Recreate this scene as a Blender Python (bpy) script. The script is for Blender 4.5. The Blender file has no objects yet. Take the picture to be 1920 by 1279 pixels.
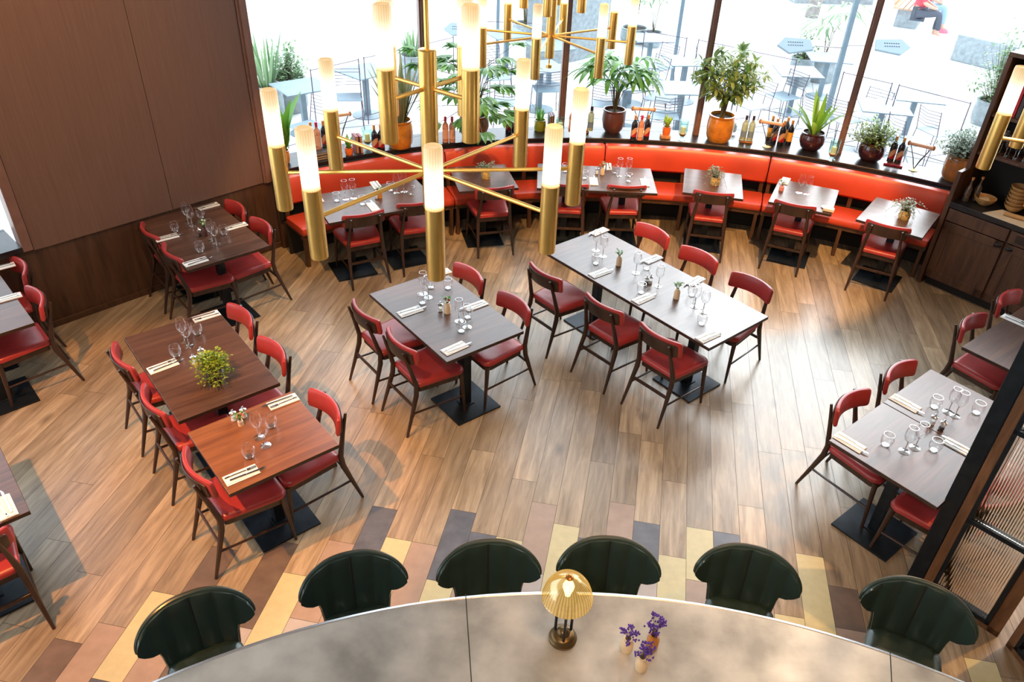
import bpy, math, random
from mathutils import Vector, Matrix
random.seed(7)
S = bpy.context.scene
COL = S.collection
rad = math.radians
cos, sin, pi = math.cos, math.sin, math.pi

# ------------------------------------------------------------------ camera
FPX, PIT, ROL, CH = 1446.6, rad(34.70), rad(2.21), 4.119
Fv = Vector((0, cos(PIT), -sin(PIT)))
_R = Vector((1, 0, 0)); _U = Vector((0, sin(PIT), cos(PIT)))
Rv = _R * cos(ROL) + _U * sin(ROL); Uv = _U * cos(ROL) - _R * sin(ROL)
camd = bpy.data.cameras.new('camera'); camo = bpy.data.objects.new('camera', camd); COL.objects.link(camo)
camd.sensor_width = 36; camd.lens = FPX / 1920 * 36; camd.clip_end = 200
M = Matrix((Rv, Uv, -Fv)).transposed().to_4x4(); M.translation = (0, 0, CH)
camo.matrix_world = M
S.camera = camo

def ray(px, py): return Fv + Rv * ((px - 960) / FPX) - Uv * ((py - 639.5) / FPX)
def at(px, py, z):
    "place in the room, at height z, that shows at this place of the photo"
    d = ray(px, py); t = (z - CH) / d.z
    return Vector((d.x * t, d.y * t, z))
def hz(px, py, p):
    d = ray(px, py); t = (d.x * p[0] + d.y * p[1]) / (d.x ** 2 + d.y ** 2)
    return CH + t * d.z
def pxof(p):
    d = Vector(p) - Vector((0, 0, CH)); z = d.dot(Fv)
    return 960 + FPX * d.dot(Rv) / z, 639.5 - FPX * d.dot(Uv) / z

# ------------------------------------------------------------------ mesh builder
class MB:
    def __init__(s): s.v = []; s.f = []; s.m = []; s.t = []
    def add(s, vs, fs, mi=0, tone=0.5):
        o = len(s.v); s.v += [tuple(v) for v in vs]
        for f in fs: s.f.append([i + o for i in f]); s.m.append(mi); s.t.append(tone)
        return s
    def box(s, c, d, rot=None, mi=0):
        hx, hy, hh = d[0] / 2, d[1] / 2, d[2] / 2
        vs = [Vector((x, y, z)) for x in (-hx, hx) for y in (-hy, hy) for z in (-hh, hh)]
        if rot is not None:
            Rm = rot if isinstance(rot, Matrix) else Matrix.Rotation(rot, 3, 'Z')
            vs = [Rm @ v for v in vs]
        vs = [v + Vector(c) for v in vs]
        return s.add(vs, [(0, 1, 3, 2), (4, 6, 7, 5), (0, 4, 5, 1), (2, 3, 7, 6), (0, 2, 6, 4), (1, 5, 7, 3)], mi)
    def tube(s, pts, rs, n=8, mi=0, cap=True, flat=1.0, tone=.5):
        pts = [Vector(p) for p in pts]
        if not isinstance(rs, (list, tuple)): rs = [rs] * len(pts)
        vs = []; prev = None
        for i, p in enumerate(pts):
            d = (pts[min(i + 1, len(pts) - 1)] - pts[max(i - 1, 0)]).normalized()
            if prev is None:
                a = Vector((0, 0, 1)) if abs(d.z) < .9 else Vector((1, 0, 0))
                x = d.cross(a).normalized()
            else: x = (prev - d * prev.dot(d)).normalized()
            prev = x; y = d.cross(x)
            for k in range(n):
                a = 2 * pi * k / n
                vs.append(p + x * (cos(a) * rs[i]) + y * (sin(a) * rs[i] * flat))
        fs = [(i * n + k, i * n + (k + 1) % n, (i + 1) * n + (k + 1) % n, (i + 1) * n + k) for i in range(len(pts) - 1) for k in range(n)]
        if cap: fs += [tuple(range(n))[::-1], tuple((len(pts) - 1) * n + k for k in range(n))]
        return s.add(vs, fs, mi, tone)
    def lathe(s, prof, n=24, c=(0, 0, 0), mi=0, rib=0, ribn=0):
        vs = []; c = Vector(c)
        for r, z in prof:
            for k in range(n):
                a = 2 * pi * k / n; rr = r * (1 + (rib * (k % 2) if ribn else 0))
                vs.append(c + Vector((rr * cos(a), rr * sin(a), z)))
        fs = [(i * n + k, i * n + (k + 1) % n, (i + 1) * n + (k + 1) % n, (i + 1) * n + k) for i in range(len(prof) - 1) for k in range(n)]
        if prof[0][0] > 1e-4: pass
        return s.add(vs, fs, mi)
    def prism(s, poly, z0, z1, mi=0):
        n = len(poly); vs = [(x, y, z0) for x, y in poly] + [(x, y, z1) for x, y in poly]
        fs = [tuple(range(n))[::-1], tuple(range(n, 2 * n))] + [(i, (i + 1) % n, (i + 1) % n + n, i + n) for i in range(n)]
        return s.add(vs, fs, mi)
    def leaf(s, p, d, L, w, droop=.5, n=5, up=None, mi=0, tone=None, fold=.25, tip=1.0):
        p = Vector(p); d = Vector(d).normalized(); vs = []
        side = d.cross(Vector((0, 0, 1)))
        if side.length < .05: side = Vector((random.uniform(-1, 1), random.uniform(-1, 1), 0))
        side.normalize()
        q = p.copy(); dd = d.copy()
        for i in range(n + 1):
            t = i / n; ww = w * sin(pi * min(1, t ** .8 * .97 + .02)) ** .8 * .5
            nn = side.cross(dd).normalized()
            vs += [q - side * ww + nn * ww * fold, q, q + side * ww + nn * ww * fold]
            q = q + dd * (L / n); dd = (dd + Vector((0, 0, -droop / n))).normalized()
        fs = []
        for i in range(n):
            a = i * 3; fs += [(a, a + 1, a + 4, a + 3), (a + 1, a + 2, a + 5, a + 4)]
        return s.add(vs, fs, mi, random.random() if tone is None else tone)
    def build(s, name, mats, parent=None, smooth=True, bevel=0, tone=False, subsurf=0):
        me = bpy.data.meshes.new(name); me.from_pydata(s.v, [], s.f)
        if not isinstance(mats, (list, tuple)): mats = [mats]
        for m in mats: me.materials.append(m)
        for i, p in enumerate(me.polygons): p.material_index = s.m[i]; p.use_smooth = smooth
        if tone:
            a = me.attributes.new('tone', 'FLOAT', 'FACE')
            for i, t in enumerate(s.t): a.data[i].value = t
        me.validate(); me.update()
        if smooth:
            try: me.set_sharp_from_angle(angle=rad(38))
            except Exception: pass
        o = bpy.data.objects.new(name, me); COL.objects.link(o)
        if parent: o.parent = parent
        if bevel:
            b = o.modifiers.new('bevel', 'BEVEL'); b.width = bevel; b.segments = 2; b.limit_method = 'ANGLE'
        if subsurf:
            b = o.modifiers.new('sub', 'SUBSURF'); b.levels = subsurf; b.render_levels = subsurf
        return o

def thing(name, label, cat, loc=(0, 0, 0), rz=0, group=None):
    o = bpy.data.objects.new(name, None); o.empty_display_size = .1; COL.objects.link(o)
    o.location = loc; o.rotation_euler = (0, 0, rz)
    return tag(o, label, cat, group)
def tag(o, label, cat, group=None, kind=None):
    o['label'] = label; o['category'] = cat
    if group: o['group'] = group
    if kind: o['kind'] = kind
    return o
def struct(o): o['kind'] = 'structure'; return o
KIDS = {}
def kids(o): return [c for c in COL.objects if c.parent == o]
def dup(root, loc, rz, label, group=None, cat=None):
    if root.name not in KIDS: KIDS[root.name] = [(c, kids(c)) for c in kids(root)]
    r = root.copy(); COL.objects.link(r); r.location = loc; r.rotation_euler = (0, 0, rz); r['label'] = label
    if group: r['group'] = group
    for ch, gs in KIDS[root.name]:
        c = ch.copy(); COL.objects.link(c); c.parent = r
        for g in gs:
            d = g.copy(); COL.objects.link(d); d.parent = c
    return r
class Proto:
    "first call places the built thing itself, later calls copy it"
    def __init__(s, root): s.root = root; s.used = False
    def __call__(s, loc, rz, label, group=None):
        if not s.used:
            s.used = True; s.root.location = loc; s.root.rotation_euler = (0, 0, rz); s.root['label'] = label
            if group: s.root['group'] = group
            return s.root
        return dup(s.root, loc, rz, label, group)

# ------------------------------------------------------------------ materials
def mat(name, col, rough=.5, metal=0, noise=0, scale=8, bump=0, spec=.5, trans=0, emit=None, es=0, coat=0, stretch=None, bscale=None, alpha=None):
    m = bpy.data.materials.new(name); m.use_nodes = True; nt = m.node_tree; b = nt.nodes['Principled BSDF']
    b.inputs['Base Color'].default_value = (*col, 1); b.inputs['Roughness'].default_value = rough
    b.inputs['Metallic'].default_value = metal; b.inputs['Specular IOR Level'].default_value = spec
    b.inputs['Coat Weight'].default_value = coat
    b.inputs['Coat Roughness'].default_value = .15
    if trans: b.inputs['Transmission Weight'].default_value = trans
    if emit: b.inputs['Emission Color'].default_value = (*emit, 1); b.inputs['Emission Strength'].default_value = es
    tc = nt.nodes.new('ShaderNodeTexCoord'); mp = nt.nodes.new('ShaderNodeMapping')
    nt.links.new(tc.outputs['Object'], mp.inputs['Vector'])
    if stretch: mp.inputs['Scale'].default_value = stretch
    if noise:
        n = nt.nodes.new('ShaderNodeTexNoise'); n.inputs['Scale'].default_value = scale; n.inputs['Detail'].default_value = 6
        nt.links.new(mp.outputs[0], n.inputs['Vector'])
        r = nt.nodes.new('ShaderNodeValToRGB'); r.color_ramp.elements[0].position = .3; r.color_ramp.elements[1].position = .7
        r.color_ramp.elements[0].color = (*[max(0, c * (1 - noise)) for c in col], 1)
        r.color_ramp.elements[1].color = (*[min(1, c * (1 + noise)) for c in col], 1)
        nt.links.new(n.outputs['Fac'], r.inputs[0]); nt.links.new(r.outputs[0], b.inputs['Base Color'])
    if bump:
        n = nt.nodes.new('ShaderNodeTexNoise'); n.inputs['Scale'].default_value = bscale or scale * 3
        nt.links.new(mp.outputs[0], n.inputs['Vector'])
        bp = nt.nodes.new('ShaderNodeBump'); bp.inputs['Strength'].default_value = bump; bp.inputs['Distance'].default_value = .01
        nt.links.new(n.outputs['Fac'], bp.inputs['Height']); nt.links.new(bp.outputs[0], b.inputs['Normal'])
    return m
def wood(name, dark, light, rough=.4, rot=0, sc=(1, 14, 14), ws=2.2, coat=0, tone=False, bump=.05):
    m = bpy.data.materials.new(name); m.use_nodes = True; nt = m.node_tree; N = nt.nodes; Lk = nt.links; b = N['Principled BSDF']
    tc = N.new('ShaderNodeTexCoord'); m1 = N.new('ShaderNodeMapping'); m1.inputs['Rotation'].default_value = (0, 0, rot)
    m2 = N.new('ShaderNodeMapping'); m2.inputs['Scale'].default_value = sc
    Lk.new(tc.outputs['Object'], m1.inputs[0]); Lk.new(m1.outputs[0], m2.inputs[0])
    n = N.new('ShaderNodeTexNoise'); n.inputs['Scale'].default_value = ws; n.inputs['Detail'].default_value = 8; n.inputs['Roughness'].default_value = .65
    n.inputs['Distortion'].default_value = .6
    if tone:
        at_ = N.new('ShaderNodeAttribute'); at_.attribute_name = 'tone'
        ml = N.new('ShaderNodeMath'); ml.operation = 'MULTIPLY'; ml.inputs[1].default_value = 37
        cb = N.new('ShaderNodeCombineXYZ'); Lk.new(at_.outputs['Fac'], ml.inputs[0]); Lk.new(ml.outputs[0], cb.inputs[2]); Lk.new(ml.outputs[0], cb.inputs[0])
        ad = N.new('ShaderNodeVectorMath'); Lk.new(m2.outputs[0], ad.inputs[0]); Lk.new(cb.outputs[0], ad.inputs[1]); Lk.new(ad.outputs[0], n.inputs['Vector'])
    else: Lk.new(m2.outputs[0], n.inputs['Vector'])
    r = N.new('ShaderNodeValToRGB'); r.color_ramp.elements[0].position = .32; r.color_ramp.elements[1].position = .68
    r.color_ramp.elements[0].color = (*dark, 1); r.color_ramp.elements[1].color = (*light, 1)
    Lk.new(n.outputs['Fac'], r.inputs[0]); out = r.outputs[0]
    if tone:
        # plank tone + knots
        hs = N.new('ShaderNodeHueSaturation'); mr = N.new('ShaderNodeMapRange'); mr.inputs['To Min'].default_value = .72; mr.inputs['To Max'].default_value = 1.22
        Lk.new(at_.outputs['Fac'], mr.inputs[0]); Lk.new(mr.outputs[0], hs.inputs['Value']); Lk.new(out, hs.inputs['Color']); out = hs.outputs[0]
        k2 = N.new('ShaderNodeMapping'); k2.inputs['Scale'].default_value = (1.6, 3.6, 1); Lk.new(m1.outputs[0], k2.inputs[0])
        vo = N.new('ShaderNodeTexVoronoi'); vo.inputs['Scale'].default_value = .8; Lk.new(k2.outputs[0], vo.inputs['Vector'])
        kr = N.new('ShaderNodeMapRange'); kr.inputs['From Min'].default_value = .02; kr.inputs['From Max'].default_value = .13; kr.inputs['To Min'].default_value = .35; kr.inputs['To Max'].default_value = 1
        Lk.new(vo.outputs['Distance'], kr.inputs[0])
        mx = N.new('ShaderNodeMix'); mx.data_type = 'RGBA'; mx.blend_type = 'MULTIPLY'; mx.inputs[0].default_value = .8
        Lk.new(out, mx.inputs[6]); Lk.new(kr.outputs[0], mx.inputs[7]); out = mx.outputs[2]
    Lk.new(out, b.inputs['Base Color']); b.inputs['Roughness'].default_value = rough
    b.inputs['Coat Weight'].default_value = coat; b.inputs['Coat Roughness'].default_value = .2
    bp = N.new('ShaderNodeBump'); bp.inputs['Strength'].default_value = bump; bp.inputs['Distance'].default_value = .01
    Lk.new(n.outputs['Fac'], bp.inputs['Height']); Lk.new(bp.outputs[0], b.inputs['Normal'])
    return m
def thin_glass(name, tint=(1, 1, 1), lo=.04, hi=.8, rough=.02, power=3.0, gcol=(1, 1, 1)):
    m = bpy.data.materials.new(name); m.use_nodes = True; nt = m.node_tree; N = nt.nodes; N.clear()
    o = N.new('ShaderNodeOutputMaterial'); mx = N.new('ShaderNodeMixShader'); t = N.new('ShaderNodeBsdfTransparent'); g = N.new('ShaderNodeBsdfGlossy')
    t.inputs[0].default_value = (*tint, 1); g.inputs['Roughness'].default_value = rough; g.inputs[0].default_value = (*gcol, 1)
    lw = N.new('ShaderNodeLayerWeight'); lw.inputs[0].default_value = .5
    pw = N.new('ShaderNodeMath'); pw.operation = 'POWER'; pw.inputs[1].default_value = power
    mr = N.new('ShaderNodeMapRange'); mr.inputs['To Min'].default_value = lo; mr.inputs['To Max'].default_value = hi
    L = nt.links; L.new(lw.outputs['Facing'], pw.inputs[0]); L.new(pw.outputs[0], mr.inputs[0]); L.new(mr.outputs[0], mx.inputs[0])
    L.new(t.outputs[0], mx.inputs[1]); L.new(g.outputs[0], mx.inputs[2]); L.new(mx.outputs[0], o.inputs[0])
    return m
def leafmat(name, dark, light, rough=.35, transl=.35):
    m = bpy.data.materials.new(name); m.use_nodes = True; nt = m.node_tree; N = nt.nodes; L = nt.links; b = N['Principled BSDF']
    a = N.new('ShaderNodeAttribute'); a.attribute_name = 'tone'
    r = N.new('ShaderNodeValToRGB'); r.color_ramp.elements[0].color = (*dark, 1); r.color_ramp.elements[1].color = (*light, 1)
    L.new(a.outputs['Fac'], r.inputs[0]); L.new(r.outputs[0], b.inputs['Base Color']); b.inputs['Roughness'].default_value = rough
    t = N.new('ShaderNodeBsdfTranslucent'); L.new(r.outputs[0], t.inputs[0]); mx = N.new('ShaderNodeMixShader'); mx.inputs[0].default_value = transl
    o = N['Material Output']; L.new(b.outputs[0], mx.inputs[1]); L.new(t.outputs[0], mx.inputs[2]); L.new(mx.outputs[0], o.inputs[0])
    return m

K = {}
K['red'] = mat('red_leather', (.36, .034, .032), .33, noise=.18, scale=5, bump=.06, bscale=180, spec=.5)
K['red2'] = mat('banquette_leather', (.60, .065, .028), .38, noise=.12, scale=3, bump=.05, bscale=120)
K['dwood'] = wood('dark_chair_wood', (.020, .009, .006), (.055, .026, .016), .38, ws=3, sc=(6, 6, 1))
K['table'] = wood('walnut_table', (.045, .020, .014), (.125, .060, .038), .30, sc=(1, 10, 10), ws=1.7, coat=.08, bump=.03)
K['table_lit'] = wood('warm_lit_table', (.14, .045, .016), (.27, .095, .032), .33, sc=(1, 12, 12), ws=1.8, coat=.2, bump=.03)  # dark table wood with the warm lamp light painted into its colour
K['edge'] = mat('table_edge', (.035, .016, .010), .4, noise=.3)
K['iron'] = mat('black_iron', (.018, .024, .032), .42, metal=.6, noise=.3, scale=12, bump=.05)
K['plank'] = wood('oak_planks', (.215, .150, .092), (.455, .345, .232), .34, rot=-rad(80.2), sc=(1.1, 11, 1), ws=1.9, tone=True, bump=.06, coat=.1)
K['gap'] = mat('floor_gap', (.03, .02, .015), .9)
K['t_yel'] = mat('tile_straw', (.55, .485, .28), .42, noise=.06, scale=20)
K['t_tan'] = mat('tile_taupe', (.36, .255, .20), .42, noise=.08, scale=14)
K['t_sla'] = mat('tile_slate', (.10, .10, .125), .4, noise=.25, scale=9)
K['t_bro'] = mat('tile_brown', (.15, .105, .085), .42, noise=.2, scale=9)
K['t_gre'] = mat('tile_grey', (.42, .37, .35), .42, noise=.08, scale=10)
K['panel'] = wood('bronze_panel', (.15, .082, .060), (.19, .108, .082), .36, sc=(30, 30, .7), ws=3, bump=.02)
K['wains'] = wood('dark_wainscot', (.045, .021, .013), (.11, .053, .030), .45, sc=(7, 7, .8), ws=2)
K['cabw'] = wood('oak_cabinet', (.045, .019, .010), (.12, .052, .026), .42, sc=(9, 9, 1.1), ws=2.2)
K['partw'] = wood('partition_oak', (.09, .036, .014), (.22, .10, .045), .45, sc=(9, 9, 1.2), ws=2.2)
K['black'] = mat('black_stone', (.014, .014, .017), .28, noise=.4, scale=14)
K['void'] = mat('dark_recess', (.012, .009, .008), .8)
K['mull'] = mat('bronze_mullion', (.24, .13, .10), .35, metal=.2, noise=.1)
K['brass'] = mat('brushed_brass', (.98, .64, .20), .31, metal=1, noise=.03, scale=30)
K['zinc'] = mat('zinc_bar', (.43, .39, .345), .36, metal=.35, noise=.38, scale=4.2, bump=.08, bscale=5)
K['zedge'] = mat('zinc_edge', (.55, .55, .56), .25, metal=.8)
K['green'] = mat('dark_green_leather', (.024, .042, .036), .27, noise=.1, scale=6)
K['edge_hl'] = mat('bronze_edge_highlight', (.10, .065, .03), .3, metal=.5)  # colour of the warm highlight painted along the stool edges
K['white'] = mat('white_cloth', (.82, .80, .77), .8, noise=.04)
K['cream'] = mat('cream_paper', (.74, .60, .42), .7, noise=.1)
K['steel'] = mat('polished_steel', (.62, .62, .63), .16, metal=1)
K['clear'] = thin_glass('clear_glassware', (.99, .995, .995), .05, .85, .04, 2.0)
K['bright'] = thin_glass('glass_rim_and_stem', (.95, .97, .98), .35, .9, .08, 1.0)
K['pane'] = thin_glass('window_glass', (.97, .99, 1.0), .02, .5, .0, 5)
K['aqua'] = thin_glass('aqua_glass', (.86, .97, .95), .08, .7, .03, 1.8, (.8, 1, .97))
K['candle'] = mat('candle_wax', (.86, .72, .42), .5, emit=(1, .7, .3), es=.25)
K['amber'] = mat('amber_glaze', (.58, .21, .02), .12, noise=.35, scale=9, coat=.6)
K['amber2'] = mat('amber_brown_glaze', (.42, .14, .03), .14, noise=.35, scale=9, coat=.6)
K['plum'] = mat('plum_glaze', (.045, .010, .014), .10, noise=.3, scale=8, coat=.8)
K['brownpot'] = mat('brown_matte_pot', (.10, .035, .028), .32, noise=.2)
K['bark'] = mat('textured_bark_pot', (.24, .11, .04), .5, noise=.75, scale=26, bump=.6, bscale=30, stretch=(1, 1, .35))
K['orange'] = mat('orange_glaze', (.85, .17, .02), .25, noise=.15, coat=.4)
K['olive'] = mat('olive_glaze', (.34, .36, .03), .22, coat=.4)
K['soil'] = mat('potting_soil', (.03, .018, .012), .95, noise=.6, scale=60, bump=.8)
K['stone'] = mat('stoneware_tan', (.80, .58, .36), .35, noise=.1, coat=.3)
K['weave'] = mat('woven_straw', (.66, .44, .14), .6, noise=.5, scale=60, bump=.8, bscale=90)
K['l_green'] = leafmat('leaf_green', (.035, .14, .02), (.16, .42, .05))
K['l_bright'] = leafmat('leaf_lime', (.12, .26, .02), (.42, .52, .05))
K['l_snake'] = leafmat('leaf_snake', (.10, .15, .06), (.38, .38, .22))
K['l_tree'] = leafmat('leaf_tree', (.09, .19, .03), (.38, .46, .12), transl=.5)
K['l_silver'] = leafmat('leaf_silver', (.12, .20, .10), (.55, .62, .52), transl=.5)
K['l_out'] = leafmat('leaf_outdoor', (.13, .24, .11), (.34, .50, .26))
K['stem'] = mat('plant_stem', (.12, .09, .03), .6)
K['purple'] = mat('purple_petals', (.085, .025, .30), .6, noise=.5, scale=90)
K['petal'] = mat('white_petals', (.85, .8, .74), .6)
K['tulip'] = mat('red_petals', (.6, .05, .05), .5)
K['pinkp'] = mat('pink_petals', (.75, .25, .2), .5)
K['botd'] = mat('dark_bottle_glass', (.010, .008, .012), .06, coat=.5)
K['rose'] = mat('rose_wine', (.85, .32, .17), .08, trans=.35, coat=.6)
K['whitew'] = mat('white_wine', (.62, .64, .36), .06, trans=.5, coat=.6)
K['foil'] = mat('copper_foil', (.58, .26, .07), .35, metal=.4)
K['foilr'] = mat('red_foil', (.55, .01, .04), .3)
K['foilk'] = mat('black_foil', (.03, .012, .014), .3)
K['blab'] = mat('blue_grey_label', (.22, .30, .36), .5)
K['olab'] = mat('orange_label', (.85, .38, .03), .5)
K['plab'] = mat('peach_label', (.80, .42, .26), .5)
K['bookt'] = mat('book_pages', (.52, .33, .16), .8, noise=.15, scale=50, stretch=(1, 1, 12))
K['bookd'] = mat('dark_book_cover', (.05, .045, .05), .5)
K['bookr'] = mat('red_book_cover', (.22, .01, .015), .45)
K['bookr2'] = mat('bright_red_cover', (.48, .015, .03), .45)
K['board'] = mat('wood_block', (.50, .22, .08), .6, noise=.4, scale=12)
K['bowlw'] = mat('turned_wood', (.52, .28, .10), .45, noise=.25, scale=12)
K['leather'] = mat('tan_leather', (.75, .42, .27), .4, noise=.1)
K['out'] = mat('outdoor_grey_blue', (.20, .27, .32), .5, noise=.08)
K['pale'] = mat('pale_blue_metal', (.30, .37, .42), .5)
K['outw'] = mat('outdoor_wire', (.11, .08, .115), .5)
K['paving'] = mat('pale_paving', (.72, .72, .71), .85, noise=.04, scale=1.2)
K['joint'] = mat('paving_joint', (.42, .44, .46), .9)
K['conc'] = mat('pale_concrete', (.34, .38, .40), .85, noise=.2, scale=12)
K['trunk'] = mat('tree_trunk', (.30, .27, .25), .9, noise=.3)
K['slat'] = mat('bench_slats', (.75, .35, .18), .6)
K['mill_b'] = mat('black_pepper', (.03, .015, .01), .6, noise=.5, scale=200)
K['mill_w'] = mat('white_salt', (.8, .8, .78), .7)

def lab_mat(name, base):
    m = bpy.data.materials.new(name); m.use_nodes = True; nt = m.node_tree; N = nt.nodes; L = nt.links; b = N['Principled BSDF']
    tc = N.new('ShaderNodeTexCoord'); sp = N.new('ShaderNodeSeparateXYZ'); L.new(tc.outputs['Object'], sp.inputs[0])
    ml = N.new('ShaderNodeMath'); ml.operation = 'MULTIPLY'; ml.inputs[1].default_value = 1.1; L.new(sp.outputs[0], ml.inputs[0])
    sb = N.new('ShaderNodeMath'); sb.operation = 'SUBTRACT'; L.new(sp.outputs[2], sb.inputs[0]); L.new(ml.outputs[0], sb.inputs[1])
    r = N.new('ShaderNodeValToRGB'); r.color_ramp.interpolation = 'CONSTANT'
    e = r.color_ramp.elements; e[0].position = 0; e[0].color = (.5, .01, .015, 1); e[1].position = .30; e[1].color = (.80, .42, .22, 1)
    x = e.new(.74); x.color = (*base, 1)
    mr = N.new('ShaderNodeMapRange'); mr.inputs['From Min'].default_value = .03; mr.inputs['From Max'].default_value = .19
    L.new(sb.outputs[0], mr.inputs[0]); L.new(mr.outputs[0], r.inputs[0])
    # fine line pattern of the print
    wv = N.new('ShaderNodeTexNoise'); wv.inputs['Scale'].default_value = 160; L.new(tc.outputs['Object'], wv.inputs['Vector'])
    mx = N.new('ShaderNodeMix'); mx.data_type = 'RGBA'; mx.blend_type = 'MULTIPLY'; mx.inputs[0].default_value = .5
    L.new(r.outputs[0], mx.inputs[6]); L.new(wv.outputs['Fac'], mx.inputs[7]); L.new(mx.outputs[2], b.inputs['Base Color'])
    b.inputs['Roughness'].default_value = .5
    return m
K['dlab'] = lab_mat('diagonal_label', (.03, .03, .07))

def tube_glass():
    m = bpy.data.materials.new('frosted_fluted_lamp_glass'); m.use_nodes = True; nt = m.node_tree; N = nt.nodes; L = nt.links; b = N['Principled BSDF']
    b.inputs['Base Color'].default_value = (.45, .33, .18, 1); b.inputs['Roughness'].default_value = .35
    tc = N.new('ShaderNodeTexCoord'); sp = N.new('ShaderNodeSeparateXYZ'); L.new(tc.outputs['Object'], sp.inputs[0])
    r = N.new('ShaderNodeValToRGB'); e = r.color_ramp.elements
    e[0].position = .0; e[0].color = (1, .50, .16, 1); e[1].position = 1; e[1].color = (1, .66, .30, 1)
    x = e.new(.12); x.color = (1, .86, .60, 1); x = e.new(.6); x.color = (1, .88, .66, 1)
    s = N.new('ShaderNodeValToRGB'); e = s.color_ramp.elements
    e[0].position = 0; e[0].color = (.35, .35, .35, 1); e[1].position = 1; e[1].color = (.27, .27, .27, 1)
    x = e.new(.08); x.color = (1, 1, 1, 1); x = e.new(.42); x.color = (.9, .9, .9, 1); x = e.new(.78); x.color = (.36, .36, .36, 1)
    mr = N.new('ShaderNodeMapRange'); mr.inputs['From Min'].default_value = .0; mr.inputs['From Max'].default_value = .22
    L.new(sp.outputs[2], mr.inputs[0]); L.new(mr.outputs[0], r.inputs[0]); L.new(mr.outputs[0], s.inputs[0])
    ml = N.new('ShaderNodeMath'); ml.operation = 'MULTIPLY'; ml.inputs[1].default_value = 2.6; L.new(s.outputs[0], ml.inputs[0])
    gr = N.new('ShaderNodeTexGradient'); gr.gradient_type = 'RADIAL'; L.new(tc.outputs['Object'], gr.inputs[0])
    mu = N.new('ShaderNodeMath'); mu.operation = 'MULTIPLY'; mu.inputs[1].default_value = 2 * pi * 22; L.new(gr.outputs['Fac'], mu.inputs[0])
    sn = N.new('ShaderNodeMath'); sn.operation = 'SINE'; L.new(mu.outputs[0], sn.inputs[0])
    ma = N.new('ShaderNodeMath'); ma.operation = 'MULTIPLY_ADD'; ma.inputs[1].default_value = .13; ma.inputs[2].default_value = .87; L.new(sn.outputs[0], ma.inputs[0])
    m3 = N.new('ShaderNodeMath'); m3.operation = 'MULTIPLY'; L.new(ml.outputs[0], m3.inputs[0]); L.new(ma.outputs[0], m3.inputs[1]); ml = m3
    L.new(r.outputs[0], b.inputs['Emission Color']); L.new(ml.outputs[0], b.inputs['Emission Strength'])
    return m
K['lampglass'] = tube_glass()

# ------------------------------------------------------------------ geometry of the place
C0 = Vector((1.28, 3.02, 0))
def arc(R, deg, z=0): return Vector((C0.x + R * cos(rad(deg)), C0.y + R * sin(rad(deg)), z))
WP = Vector((-4.287, 5.873, 0)); WD = Vector((.687, .7265, 0)); WN = Vector((-.7265, .687, 0))   # left wall line
def arcband(mb, R0, R1, a0, a1, z0, z1, n=24, mi=0):
    vs = []; 
    for i in range(n + 1):
        a = a0 + (a1 - a0) * i / n
        vs += [arc(R0, a, z0), arc(R1, a, z0), arc(R1, a, z1), arc(R0, a, z1)]
    fs = []
    for i in range(n):
        o = i * 4
        for k in range(4): fs.append((o + k, o + (k + 1) % 4, o + 4 + (k + 1) % 4, o + 4 + k))
    fs += [(3, 2, 1, 0), (n * 4, n * 4 + 1, n * 4 + 2, n * 4 + 3)]
    mb.add(vs, fs, mi); return mb

# ---- floor: oak planks turning into tiles towards the bar
FA = rad(80.2); Sx, Sy = sin(FA), -cos(FA); Tx, Ty = cos(FA), sin(FA)
def st2xy(s, t): return (s * Sx + t * Tx, s * Sy + t * Ty)
PW = .1835
TS = {-4: [(3.90, 't_tan'), (3.28, 't_gre')], -3: [(3.73, 't_yel'), (3.1, 't_tan')], -2: [(3.64, 't_sla'), (3.0, 't_yel')], -1: [(4.025, 't_tan'), (3.4, 't_sla')],
      0: [(3.878, 't_sla'), (3.39, 't_gre')], 1: [(3.615, 't_yel'), (3.0, 't_gre')], 2: [(3.905, 't_yel'), (3.447, 't_tan')], 3: [(3.905, 't_sla'), (3.3, 't_yel')],
      4: [(3.45, 't_tan')], 5: [(3.30, 't_yel')], 6: [(3.83, 't_yel'), (3.1, 't_tan')], 7: [(3.60, 't_bro'), (3.278, 't_tan'), (2.9, 't_sla')], 8: [(3.1, 't_tan')],
      9: [(3.25, 't_gre')], 10: [(2.95, 't_tan')], 11: [(3.228, 't_yel'), (2.75, 't_tan')], 12: [(2.4, 't_sla')],
      -5: [(3.524, 't_yel'), (3.1, 't_gre')], -6: [(3.528, 't_sla'), (3.05, 't_tan')], -7: [(3.70, 't_sla'), (3.08, 't_yel')], -8: [(3.357, 't_tan'), (2.75, 't_bro')],
      -9: [(3.357, 't_yel'), (2.8, 't_tan')], -10: [(3.607, 't_sla'), (2.9, 't_tan')], -11: [(3.249, 't_tan'), (2.625, 't_gre')], -12: [(2.934, 't_yel'), (2.2, 't_bro')],
      -13: [(3.167, 't_bro'), (2.5, 't_gre')], -14: [(2.74, 't_yel'), (2.55, 't_bro')], -15: [(3.03, 't_bro'), (2.45, 't_tan')], -16: [(2.623, 't_yel'), (2.02, 't_sla')],
      -17: [(2.35, 't_tan'), (1.8, 't_bro')], -18: [(2.20, 't_bro'), (1.6, 't_tan')], -19: [(1.9, 't_tan')], -20: [(1.7, 't_bro')]}
fl = MB(); mats = ['plank', 't_yel', 't_tan', 't_sla', 't_bro', 't_gre']
def inside(x, y):
    if (Vector((x, y, 0)) - WP).dot(WN) > .30: return False
    if x > -2.35 and y > 3.0 and math.hypot(x - C0.x, y - C0.y) > 6.0: return False
    return -8 < x < 7.2 and -3 < y
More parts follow.
